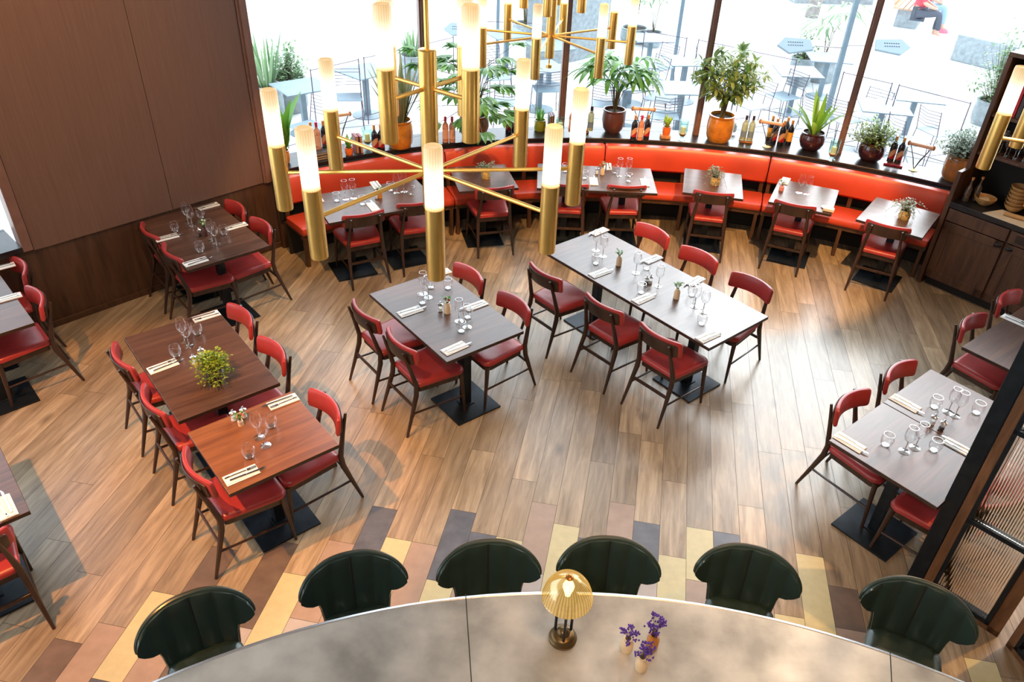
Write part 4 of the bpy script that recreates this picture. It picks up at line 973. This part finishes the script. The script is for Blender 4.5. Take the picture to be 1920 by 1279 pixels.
for i, ((a, b), nm) in enumerate(zip([(350, 1112), (655, 1036), (915, 1013), (1145, 1007), (1412, 1024), (1740, 1092)], ['leftmost', 'second from left', 'third from left', 'behind the glowing lamp', 'second from right', 'rightmost, beside the glass partition'])):
    q = at(a, b, 1.08); d = (Vector((BC.x, BC.y, 0)) - Vector((q.x, q.y, 0))).normalized(); ang = math.atan2(d.y, d.x)
    p = Vector((q.x, q.y, 0)) + d * .265
    stool(p, ang - pi / 2, 'dark green channel-back leather bar stool at the bar, ' + nm, 'dark green bar stools')

# ------------------------------------------------------------------ dresser (right)
CAo = Vector((4.415, 7.366, 0)); Cu = (Vector((4.99, 6.662, 0)) - CAo).normalized(); Cv = Vector((-Cu.y, Cu.x, 0))
CM = Matrix((Cu, Cv, Vector((0, 0, 1)))).transposed(); crz = math.atan2(Cu.y, Cu.x)
t = thing('dresser', 'tall dark oak dresser with cupboards and open shelves', 'dresser', CAo, crz)
Lc = 2.2
def lb(mb, u0, u1, v0, v1, z0, z1, mi=0): mb.box(((u0 + u1) / 2, (v0 + v1) / 2, (z0 + z1) / 2), (u1 - u0, v1 - v0, z1 - z0), None, mi); return mb
m = MB(); lb(m, .0, Lc, .03, .5, .09, .90); m.build('carcass', K['cabw'], t, smooth=False)
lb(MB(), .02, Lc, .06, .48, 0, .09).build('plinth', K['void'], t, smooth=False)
m = MB(); lb(m, -.045, 0, -.01, .55, 0, 1.27); m.build('side_panel', K['cabw'], t, smooth=False, bevel=.004)
m = MB(); lb(m, -.045, 0, .15, .55, 1.27, 2.36); m.build('side_panel', K['cabw'], t, smooth=False, bevel=.004)
lb(MB(), 0.001, Lc, -.01, .5, .90, .955).build('counter_slab', K['black'], t, smooth=False, bevel=.004)
for i in range(3):
    u0 = .01 + i * .62; u1 = u0 + .60
    o = lb(MB(), u0, u1, .0, .03, .755, .885).build('drawer', K['cabw'], t, smooth=False, bevel=.004)
    if i == 1:
        m = MB()
        for k in range(5): lb(m, u0 + .06, u1 - .2, -.004, .0, .785 + k * .016, .793 + k * .016)
        m.build('grille', K['void'], o, smooth=False)
    m = MB(); lb(m, u0, u1, .008, .028, .10, .745)
    lb(m, u0, u0 + .085, 0, .02, .10, .745); lb(m, u1 - .085, u1, 0, .02, .10, .745); lb(m, u0, u1, 0, .02, .10, .19); lb(m, u0, u1, 0, .02, .66, .745)
    d = m.build('door', K['cabw'], t, smooth=False, bevel=.003)
    hu = u1 - .045 if i % 2 == 0 else u0 + .045
    MB().lathe([(.001, .012), (.018, .008), (.026, 0)], 12, (0, 0, 0)).build('cup_handle', K['iron'], d)
    h_ = kids(d)[-1]; h_.location = (hu, -.001, .70); h_.rotation_euler = (rad(90), 0, 0); h_.scale = (1.3, .7, 1.4)
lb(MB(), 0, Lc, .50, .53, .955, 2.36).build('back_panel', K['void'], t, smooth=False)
for z_ in (1.42, 1.80): lb(MB(), 0, Lc, .18, .50, z_, z_ + .03).build('shelf', K['cabw'], t, smooth=False, bevel=.003)
lb(MB(), -.045, Lc, .15, .55, 2.36, 2.40).build('top_board', K['cabw'], t, smooth=False, bevel=.003)
def cab(u, v, z): return CAo + Cu * u + Cv * v + Vector((0, 0, z))
for i, (w_, hgt, cv, l) in enumerate([(.02, .36, 'cream', 'thin cream book'), (.045, .37, 'bookr2', 'thick bright red book'), (.03, .33, 'bookr', 'dark red patterned book'), (.035, .35, 'bookr2', 'second bright red book'), (.03, .32, 'bookd', 'black book')]):
    u = .03 + [0, .04, .09, .13, .175][i]
    tt_ = thing('book', l + ' standing on the dresser top shelf', 'book', cab(u, .33, 1.831), crz, 'books on the dresser shelf')
    MB().box((0, 0, hgt / 2), (w_ - .004, .20, hgt - .008)).build('pages', K['bookt'], tt_, smooth=False); m = MB(); m.box((-w_ / 2, 0, hgt / 2), (.003, .21, hgt)); m.box((w_ / 2, 0, hgt / 2), (.003, .21, hgt)); m.box((0, -.105, hgt / 2), (w_ + .003, .003, hgt)); m.build('cover', K[cv], tt_, smooth=False)
for i in range(10):
    u = .05 + (i % 5) * .085; v = .26 + (i // 5) * .09
    wine(cab(u, v, 1.4505), 0, 'wine glass on the dresser middle shelf, %s row%s' % (['front', 'back'][i // 5], order(5, i % 5)), 'wine glasses on the dresser')
for i in range(6):
    o = MB().lathe([(.001, .004), (.045, 0), (.078, .03), (.095, .065), (.090, .066), (.070, .032), (.001, .01)], 24).build('wooden_bowl', K['bowlw']); o.location = cab(.47, .30, .957 + .038 * i)
    tag(o, 'turned wooden bowl in the dresser stack, %s' % ['bottom', 'second from bottom', 'third from bottom', 'third from top', 'second from top', 'top'][i], 'bowl', 'stack of wooden bowls')
o = MB().lathe([(.001, .006), (.05, 0), (.09, .035), (.105, .075), (.099, .076), (.08, .04), (.001, .016)], 24).build('wooden_bowl', K['bowlw']); o.location = cab(.22, .22, .956); tag(o, 'single wooden bowl of bread on the dresser counter', 'bowl')
for i, (x, y) in enumerate([(.02, .02), (-.03, .01), (0, -.03)]):
    o = MB().lathe([(.001, -.024), (.024, -.012), (.030, 0), (.022, .014), (.001, .02)], 12).build('bread_roll', K['cream']); o.location = cab(.22, .22, 1.005) + Vector((x, y, 0)); o.scale = (1.2, .8, .8); tag(o, 'bread roll in the wooden bowl, %s' % ['farther', 'left', 'nearer'][i], 'bread', 'bread rolls')
for i, (u, v) in enumerate([(.07, .14), (.12, .24)]):
    tt_ = thing('decorative_bottle', ['nearer', 'farther'][i] + ' mottled dark bottle on the dresser counter by side panel', 'bottle', cab(u, v, .9555))
    MB().lathe([(.001, 0), (.030, 0), (.032, .01), (.030, .13), (.012, .17), (.010, .23), (.013, .24), (.001, .24)], 16).build('glass_body', mat('mottled_bottle%d' % i, (.10, .07, .05), .3, noise=.9, scale=40), tt_)
    MB().lathe([(.0135, .225), (.0135, .25), (.001, .252)], 12).build('cork', K['board'], tt_)
m = MB(); m.prism([(-.20, -.13), (.22, -.14), (.23, .10), (-.12, .12)], 0, .004); o = m.build('brown_paper_sheet', K['cream'], smooth=False); o.location = cab(.52, .12, .9556); o.rotation_euler.z = crz; tag(o, 'sheet of brown paper lying on the dresser counter', 'paper')
o = MB().tube([(-.09, 0, .022), (.09, 0, .022)], [.018, .022], 12).build('rolling_pin', K['bowlw']); o.location = cab(.56, .12, .9605); o.rotation_euler.z = crz + .2; tag(o, 'short wooden roll lying on the brown paper sheet', 'rolling pin')

# ------------------------------------------------------------------ reeded glass partition
P1 = Vector((2.662, 3.363, 0)); P2 = Vector((3.06, 2.938, 0)); P3 = Vector((3.165, 2.49, 0))
def part(P_, Q_, label, name='glass_partition', wide=True):
    d = (Q_ - P_); L_ = d.length; t = thing(name, label, 'partition', P_, math.atan2(d.y, d.x), 'reeded glass partition')
    H_ = 2.25
    x0 = .095 if wide else .03
    if wide:
        lb(MB(), 0, .09, 0, .07, 0, H_).build('end_post', K['iron'], t, smooth=False, bevel=.004)
    m = MB(); lb(m, x0, x0 + .055, .0, .06, .0, H_); lb(m, L_ - .07, L_, 0, .06, 0, H_); lb(m, x0, L_, 0, .06, .0, .05); lb(m, x0, L_, 0, .06, H_ - .06, H_); m.build('wood_frame', K['partw'], t, smooth=False, bevel=.003)
    a, b = x0 + .055, L_ - .07
    zs = [.05, .70, 1.40, 2.19]
    m = MB(); lb(m, a, a + .025, -.01, .05, .05, 2.19); lb(m, b - .025, b, -.01, .05, .05, 2.19)
    for z_ in zs: lb(m, a, b, -.01, .05, z_ - (.0 if z_ == .05 else .016), z_ + (.0 if z_ == 2.19 else .016) + (.02 if z_ == .05 else 0))
    m.build('metal_frame', K['iron'], t, smooth=False, bevel=.002)
    n = max(6, int((b - a - .05) / .0035))
    for k in range(3):
        vs = []
        for i in range(n + 1):
            x = a + .025 + (b - a - .05) * i / n; dy = .0035 * abs(sin(pi * i / 4)) 
            vs += [(x, .012 - dy, zs[k] + .016), (x, .012 - dy, zs[k + 1] - .016), (x, .022, zs[k] + .016), (x, .022, zs[k + 1] - .016)]
        fs = []
        for i in range(n): o_ = i * 4; fs += [(o_, o_ + 4, o_ + 5, o_ + 1), (o_ + 2, o_ + 3, o_ + 7, o_ + 6), (o_ + 1, o_ + 5, o_ + 7, o_ + 3), (o_, o_ + 2, o_ + 6, o_ + 4)]
        fs += [(0, 1, 3, 2), (n * 4, n * 4 + 2, n * 4 + 3, n * 4 + 1)]
        MB().add(vs, fs).build('reeded_pane', REED, t)
    return t
REED = bpy.data.materials.new('reeded_glass'); REED.use_nodes = True; b_ = REED.node_tree.nodes['Principled BSDF']
b_.inputs['Base Color'].default_value = (.98, .90, .78, 1); b_.inputs['Transmission Weight'].default_value = 1; b_.inputs['Roughness'].default_value = .07; b_.inputs['IOR'].default_value = 1.4
part(P1, P2, 'reeded glass partition panel with dark post, beside rightmost stool')
part(P2 + Vector((.02, -.02, 0)), P3, 'reeded glass partition return panel at the lower right edge', wide=False)

# ------------------------------------------------------------------ outdoor furniture
def mk_otable():
    t = thing('outdoor_table', '', 'outdoor table'); o = MB().box((0, 0, .69), (.70, .70, .018)).build('tabletop', K['out'], t, smooth=False, bevel=.006)
    MB().box((0, 0, .345), (.075, .075, .67)).build('pole', K['out'], t, smooth=False); MB().lathe([(.001, 0), (.24, 0), (.24, .01), (.03, .02), (.001, .02)], 24).build('base', K['out'], t); return t
ot = P(mk_otable())
OT = [(575, 249, 30), (690, 216, 40), (1478, 212, -10), (1535, 182, -15), (1275, 190, 0), (1212, 142, 0), (1010, 205, 15), (1028, 160, 15), (1268, 248, -5), (1692, 262, -20), (1632, 285, -20), (1165, 240, 0), (948, 135, 20), (1178, 195, 0)]
OT = sorted(OT)
for i, (a, b, r) in enumerate(OT): ot(at(a, b, -.02), rad(r + 8), 'pale grey square terrace table outside%s' % (order(len(OT), i) if i < 6 or i == len(OT) - 1 else ', ' + ['seventh', 'sixth', 'fifth', 'fourth', 'third', 'second'][i - 7 + (0 if i >= 7 else 0)] + ' from right') if i != 6 else 'pale grey square terrace table outside, seventh from left', 'terrace tables')
def mk_ochair():
    t = thing('wire_chair', '', 'outdoor chair'); m = MB()
    m.box((0, 0, .44), (.42, .40, .008)); m.build('seat', K['out'], t, smooth=False)
    for s in (-1, 1):
        MB().tube([(s * .22, .22, 0), (s * .20, .19, .44)], .0065, 5).build('leg', K['outw'], t); MB().tube([(s * .22, -.25, 0), (s * .20, -.19, .44), (s * .20, -.26, .80)], .0065, 5).build('leg', K['outw'], t)
    m = MB()
    for k in range(6):
        z_ = .56 + k * .045; m.tube([(-.20, -.215 - k * .009, z_), (0, -.26 - k * .009, z_ - .01), (.20, -.215 - k * .009, z_)], .0045, 4)
    m.build('back_rods', K['outw'], t)
    m = MB(); m.tube([(-.2, -.22, .16), (-.21, .2, .16)], .005, 4); m.tube([(.2, -.22, .16), (.21, .2, .16)], .005, 4); m.build('side_rods', K['outw'], t); return t
oc = P(mk_ochair())
OC = [(650, 136, 10), (598, 190, -40), (1032, 137, 190), (953, 162, 185), (918, 93, 30), (938, 115, 200), (1240, 111, -60), (1254, 88, -50), (1216, 142, 60), (1253, 187, 180), (1308, 95, 80), (1137, 165, 170), (1494, 141, -60), (1519, 179, 100), (1570, 189, 120), (1648, 175, -50), (1435, 157, -60), (1745, 210, 110), (1684, 226, 100)]
OC = sorted(OC); nw = ['leftmost', 'second', 'third', 'fourth', 'fifth', 'sixth', 'seventh', 'eighth', 'ninth', 'tenth']
for i, (a, b, r) in enumerate(OC):
    q = at(a, b + 8, .66); n_ = len(OC); l = (nw[i] + (' from left' if i else '')) if i < 10 else ((nw[n_ - 1 - i] + ' from right') if i < n_ - 1 else 'rightmost')
    rz = rad(r + 180); oc(Vector((q.x, q.y, -.02)) + Vector((-sin(rz), cos(rz), 0)) * .22, rz, 'thin wire chair on the terrace outside, ' + l, 'wire terrace chairs')
FP = [(582, 132, 672, 112), (682, 109, 749, 94), (758, 92, 850, 70), (909, 40, 1010, 44), (1209, 58, 1288, 72), (1310, 75, 1393, 92), (1403, 95, 1494, 113), (1582, 136, 1673, 157), (1686, 160, 1820, 194)]
for i, (a, b, c, d) in enumerate(FP):
    p, q = at(a, b, .98), at(c, d, .98); p.z = q.z = 0
    t = thing('fence_panel', 'thin wire terrace fence panel outside, ' + (nw[i] + (' from left' if i else '')), 'fence', p, 0, 'wire terrace fence'); v = q - p
    MB().tube([(0, 0, -.02), (0, 0, 1.0)], .008, 6).build('post', K['outw'], t); MB().tube([v + Vector((0, 0, -.02)), v + Vector((0, 0, 1.0))], .008, 6).build('post', K['outw'], t)
    m = MB()
    for z_ in (.98, .12): m.tube([Vector((0, 0, z_)), v + Vector((0, 0, z_))], .006, 5)
    m.build('rails', K['outw'], t)
# terrace plants
def bush(loc, label, r, h, n, ll, lw, seed, kind='bush', potr=.25, poth=.4, H=.8, leafm='l_out', name='outdoor_plant', potm='conc'):
    return plant(0, 0, label, potr, poth, potm, kind, H, leafm, n=n, spread=r, ll=ll, lw=lw, seed=seed, loc=loc, foot=.85, name=name)
bush(at(545, 205, -.02), 'round green bush outside at the left window', .50, 0, 900, .07, .035, 51, H=.55, poth=.5, potr=.3)
bush(at(510, 225, -.02), 'spiky cordyline outside by the left wall', .5, 0, 34, .5, .05, 52, kind='blades', H=.95, poth=.55, potr=.22)
bush(at(775, 150, -.02), 'spiky plant in a grey planter behind chandelier rod', .4, 0, 26, .5, .05, 53, kind='blades', H=.55, poth=.45, potr=.22)
bush(at(1535, 150, -.02), 'fan palm in a concrete planter outside', .55, 0, 9, .5, .05, 54, kind='fan', H=.95, poth=.4, potr=.3)
bush(at(1495, 158, -.02), 'grey-green shrub beside the fan palm outside', .4, 0, 420, .06, .03, 55, H=.5, poth=.5, potr=.22)
bush(at(1846, 232, -.02), 'pale green leafy shrub outside beyond the dresser', .55, 0, 1300, .06, .035, 56, kind='bush', H=1.35, poth=.4, potr=.25)
bush(at(985, 70, -.02), 'outdoor tree beyond the far chandelier, left one', 1.0, 0, 1100, .11, .06, 57, kind='tree', H=2.6, poth=.3, potr=.3)
bush(at(1187, 78, -.02), 'outdoor tree right of the concrete wall', .7, 0, 900, .10, .055, 58, kind='tree', H=2.2, poth=.3, potr=.3)
bush(Vector((2.75, 17.3, -.02)), 'small palm in front of the concrete wall', .5, 0, 7, .4, .05, 59, kind='fan', H=.9, poth=.3, potr=.2)
for i, (a, b, l) in enumerate([(1375, 247, 'tiny succulent in a blue-grey pot behind white wine bottles'), (1693, 292, 'tiny succulent in a pale pot beside stick seat')]):
    q = at(a, b, .9); plant(0, 0, l, .035, .075, 'out', 'blades', .07, 'l_silver', n=14, spread=1.0, lw=.015, seed=60 + i, loc=q, name='potted_succulent')
random.seed(77)
# concrete wall, planters, benches
m = MB(); pts_ = [at(a, b, -.02) for a, b in [(985, 118), (1030, 122), (1075, 116), (1120, 104), (1150, 86)]]
for i in range(len(pts_) - 1):
    a, b = pts_[i], pts_[i + 1]; d = (b - a).normalized(); n = Vector((-d.y, d.x, 0)) * .2; m.prism([(p.x, p.y) for p in (a, b, b + n, a + n)], -.02, 1.5)
tag(m.build('concrete_wall', K['conc'], smooth=False), 'curved pale concrete wall outside behind the far chandelier', 'wall')
a, b = at(1780, 112, -.02), at(1925, 148, -.02); d = (b - a).normalized(); n = Vector((-d.y, d.x, 0)) * .6; m = MB(); m.prism([(p.x, p.y) for p in (a, b, b + n, a + n)], -.02, .5)
tag(m.build('concrete_planter', K['conc'], smooth=False, bevel=.02), 'low grey concrete block outside above the shrub', 'planter')
def bench(loc, rz, label):
    t = thing('bench', label, 'bench', loc, rz, 'plaza benches')
    m = MB(); m.box((0, 0, .2), (2.2, .5, .42)); m.build('concrete_base', K['conc'], t, smooth=False, bevel=.01)
    m = MB()
    for k in range(6): m.box((0, -.3 + k * .12, .43), (2.4, .09, .03))
    m.build('slat_seat', K['slat'], t, smooth=False)
    m = MB()
    for k in range(3): m.box((0, .34 + k * .03, .52 + k * .11), (2.4, .03, .08))
    m.build('slat_back', K['slat'], t, smooth=False); return t
bq = at(1692, 54, -.02); bench(bq + Vector((.62, 1.05, 0)), rad(60), 'slatted concrete bench outside with a seated person')
bench(at(1565, 10, -.02) + Vector((0, .4, 0)), rad(5), 'concrete bench outside at the top between mullions'); bench(at(1790, 2, -.02) + Vector((0, 1.5, 0)), rad(40), 'farther concrete bench behind the seated people')
def person(loc, rz, label, top, leg, shoe, cross=False):
    t = thing('person', label, 'person', loc, rz)
    def skin(nm, pts, edges, rr, m_, par=t):
        me = bpy.data.meshes.new(nm); me.from_pydata(pts, edges, []); me.materials.append(m_); o = bpy.data.objects.new(nm, me); COL.objects.link(o); o.parent = par
        md = o.modifiers.new('skin', 'SKIN'); md.use_smooth_shade = True
        for i, v in enumerate(me.skin_vertices[0].data): v.radius = (rr[i], rr[i]); v.use_root = i == 0
        sb = o.modifiers.new('sub', 'SUBSURF'); sb.levels = 1; sb.render_levels = 2; return o
    sk = mat('skin_tone', (.6, .36, .26), .5)
    # seated: facing -Y ; pelvis at origin height .5
    pts = [(0, 0, .53), (0, .03, .72), (0, .0, .98), (0, -.02, 1.08), (0, -.04, 1.20), (0, -.05, 1.30),
           (.17, 0, 1.0), (.22, -.06, .76), (.12, -.28, .66), (.08, -.36, .64), (-.17, 0, 1.0), (-.22, -.06, .76), (-.12, -.28, .66), (-.08, -.36, .64),
           (.09, 0, .52), (.11, -.44, .53), (.11, -.42, .10), (.11, -.55, .045), (-.09, 0, .52), (-.10, -.44, .56), (-.06, -.50, .12), (-.05, -.62, .07)]
    ed = [(0, 1), (1, 2), (2, 3), (3, 4), (4, 5), (2, 6), (6, 7), (7, 8), (8, 9), (2, 10), (10, 11), (11, 12), (12, 13), (0, 14), (14, 15), (15, 16), (16, 17), (0, 18), (18, 19), (19, 20), (20, 21)]
    rr = [.14, .13, .14, .055, .085, .08, .06, .045, .035, .03, .06, .045, .035, .03, .09, .065, .04, .03, .09, .065, .04, .03]
    skin('body', pts, ed, rr, sk)
    skin('shirt', [(0, 0, .56), (0, .03, .72), (0, 0, .98), (.17, 0, 1.0), (.225, -.06, .76), (-.17, 0, 1.0), (-.225, -.06, .76)], [(0, 1), (1, 2), (2, 3), (3, 4), (2, 5), (5, 6)], [.155, .15, .155, .075, .055, .075, .055], top)
    skin('trousers', [(0, 0, .53), (.09, 0, .52), (.11, -.44, .53), (.11, -.42, .16), (-.09, 0, .52), (-.10, -.44, .56), (-.065, -.50, .18)], [(0, 1), (1, 2), (2, 3), (0, 4), (4, 5), (5, 6)], [.155, .105, .08, .055, .105, .08, .055], leg)
    for s, y in ((.11, -.42), (-.06, -.50)): MB().lathe([(.001, 0), (.05, 0), (.052, .04), (.03, .09), (.001, .1)], 10).build('shoe', shoe, t); h_ = kids(t)[-1]; h_.location = (s, y - .06, .0); h_.scale = (1, 2.2, 1)
    MB().lathe([(.001, .14), (.06, .12), (.095, .04), (.098, -.02), (.08, -.09), (.06, -.1)], 14, (0, -.03, 1.31)).build('hair', mat('dark_hair', (.05, .03, .02), .6), t)
    return t
red_s = mat('red_shirt', (.75, .08, .12), .7); jean = mat('light_denim', (.30, .45, .60), .8); dk = mat('dark_trousers', (.09, .10, .13), .8); pk = mat('pink_shoe', (.85, .2, .28), .5)
pq = at(1722, 28, .45); pq.z = -.02
person(pq, rad(64), 'person in red top and dark trousers sitting on bench outside', red_s, dk, K['white'])
person(pq + Vector((.45, .75, 0)), rad(64), 'person in pale jeans and pink shoes sitting behind', red_s, jean, pk)
# tree trunk, poles with heater heads
tq = at(1521, 32, -.02); tag(MB().tube([tq, tq + Vector((.1, 0, 2.4)), tq + Vector((.3, 0, 5))], [.17, .14, .12], 10).build('tree_trunk', K['trunk']), 'bare tree trunk standing on the plaza outside', 'tree')
def pole(px, py, r, h, label, heads=()):
    b = at(px, py, -.02); t = thing('terrace_pole', label, 'pole', b)
    MB().box((0, 0, h / 2), (r * 2, r * 2, h)).build('post', K['out'], t, smooth=False, bevel=.005)
    for (hx, hy, sgn) in heads:
        z_ = hz(hx, hy, b); off = at(hx, hy, z_); 
        # head hangs at arm's reach beside the post
        dv = Vector((sgn * .75, .05, 0)); zz_ = z_
        m = MB(); k_ = sgn
        m.prism([(-.34 * k_, -.10), (.14 * k_, -.20), (.36 * k_, -.02), (.20 * k_, .17), (-.30 * k_, .14)][::k_], -.025, .025)
        hd = m.build('heater_head', K['pale'], t, smooth=False, bevel=.008); hd.scale = (.8, .8, .8); hd.location = dv + Vector((0, 0, zz_)); hd.rotation_euler = (rad(38), 0, 0)
        m = MB()
        for k in range(7):
            for j in range(2): m.box((-.14 + k * .045, -.02 + j * .07, .027), (.025, .012, .006))
        m.build('vent_slots', K['void'], hd, smooth=False)
        MB().tube([(0, 0, zz_), (dv.x * .6, dv.y, zz_)], .010, 6).build('arm', K['t_gre'], t)
    return t
pole(1545, 232, .036, 4.6, 'grey terrace pole with two heater heads, right of the tree', heads=((1500, 78, -1), (1655, 92, 1)))
pole(1258, 158, .03, 4.6, 'thin grey pole outside between two mullions'); pole(932, 118, .03, 4.6, 'thin grey pole outside left of the far chandelier', heads=((832, 55, -1),))

# ------------------------------------------------------------------ light
w = bpy.data.worlds.new('world'); S.world = w; w.use_nodes = True
NT = w.node_tree; N = NT.nodes; bg = N['Background']; bg.inputs[1].default_value = 1
tc = N.new('ShaderNodeTexCoord')
def lobe(dirv, width, amp, col):
    d = N.new('ShaderNodeVectorMath'); d.operation = 'DOT_PRODUCT'; d.inputs[1].default_value = Vector(dirv).normalized(); NT.links.new(tc.outputs['Generated'], d.inputs[0])
    ac = N.new('ShaderNodeMath'); ac.operation = 'ARCCOSINE'; NT.links.new(d.outputs['Value'], ac.inputs[0])
    mr = N.new('ShaderNodeMapRange'); mr.interpolation_type = 'SMOOTHERSTEP'; mr.inputs['From Min'].default_value = rad(width); mr.inputs['From Max'].default_value = 0; mr.inputs['To Max'].default_value = amp
    NT.links.new(ac.outputs[0], mr.inputs[0])
    v = N.new('ShaderNodeVectorMath'); v.operation = 'SCALE'; v.inputs[0].default_value = col; NT.links.new(mr.outputs[0], v.inputs['Scale']); return v.outputs[0]
a_ = N.new('ShaderNodeVectorMath'); a_.operation = 'ADD'; b_ = N.new('ShaderNodeVectorMath'); b_.operation = 'ADD'; b_.inputs[1].default_value = (2.55, 2.9, 3.2)
NT.links.new(lobe((.38, .88, .62), 55, 4.2, (.95, .98, 1)), a_.inputs[0]); NT.links.new(lobe((.38, .88, .60), 19, 14, (1, .99, .97)), a_.inputs[1])
NT.links.new(a_.outputs[0], b_.inputs[0]); NT.links.new(b_.outputs[0], bg.inputs[0])
def spot(loc, tgt, power, size, blend, col=(1, .60, .27), r=.03):
    l = bpy.data.lights.new('ceiling_spot_or_fill', 'SPOT'); l.energy = power; l.spot_size = rad(size); l.spot_blend = blend; l.color = col; l.shadow_soft_size = r
    o = bpy.data.objects.new('ceiling_spot_or_fill', l); COL.objects.link(o); o.location = loc; o.rotation_euler = (Vector(tgt) - Vector(loc)).to_track_quat('-Z', 'Y').to_euler(); return o
WRM = (1, .55, .20)
spot((-2.96, 2.05, 5.3), (-2.8, 3.5, 0), 1250, 48, .3, (1, .42, .10))
spot((-1.9, 2.3, 5.3), (-1.5, 3.7, .7), 420, 34, .4, WRM)
spot((2.3, 4.6, 5.3), (2.4, 8.2, .1), 1700, 38, .3, WRM)
spot((-.6, 4.4, 5.3), (-1.2, 7.5, .3), 800, 40, .3, WRM)
spot((.4, 4.4, 5.3), (.8, 8.3, .4), 650, 34, .3, WRM)
spot((.6, 2.2, 5.3), (.6, 4.0, 0), 380, 50, .8, WRM, .15)
spot((1.2, .6, 5.3), (1.4, 2.0, 1.1), 260, 50, .6, WRM)
spot((4.0, 3.4, 5.3), (3.6, 3.2, 0), 600, 50, .5, WRM)
spot((4.4, 4.8, 5.3), (4.9, 6.9, 1.2), 220, 46, .6, WRM)
spot((-3.6, 4.5, 5.3), (-4.2, 6.4, 1.2), 160, 60, .8, WRM)
spot((3.3, 4.7, 5.3), (1.4, 1.95, 1.1), 200, 36, .8, (1, .78, .55), .12)
spot((-.6, -.8, 5.3), (.2, 2.4, 1.0), 420, 95, .8, (1, .86, .70), .3)  # added soft fill over the bar to lighten the stools, no visible fitting
spot((-2.2, 4.2, 5.3), (-3.9, 6.3, 2.8), 420, 60, .8, (1, .62, .32), .1)
S.view_settings.view_transform = 'Standard'; S.view_settings.look = 'None'; S.view_settings.exposure = 0.0; S.view_settings.gamma = 1.0
cy = S.cycles; cy.use_adaptive_sampling = True; cy.adaptive_threshold = .03
cy.use_denoising = True; cy.max_bounces = 7; cy.diffuse_bounces = 3; cy.glossy_bounces = 3; cy.transmission_bounces = 6; cy.transparent_max_bounces = 14; cy.caustics_reflective = False; cy.caustics_refractive = False; cy.sample_clamp_indirect = 4
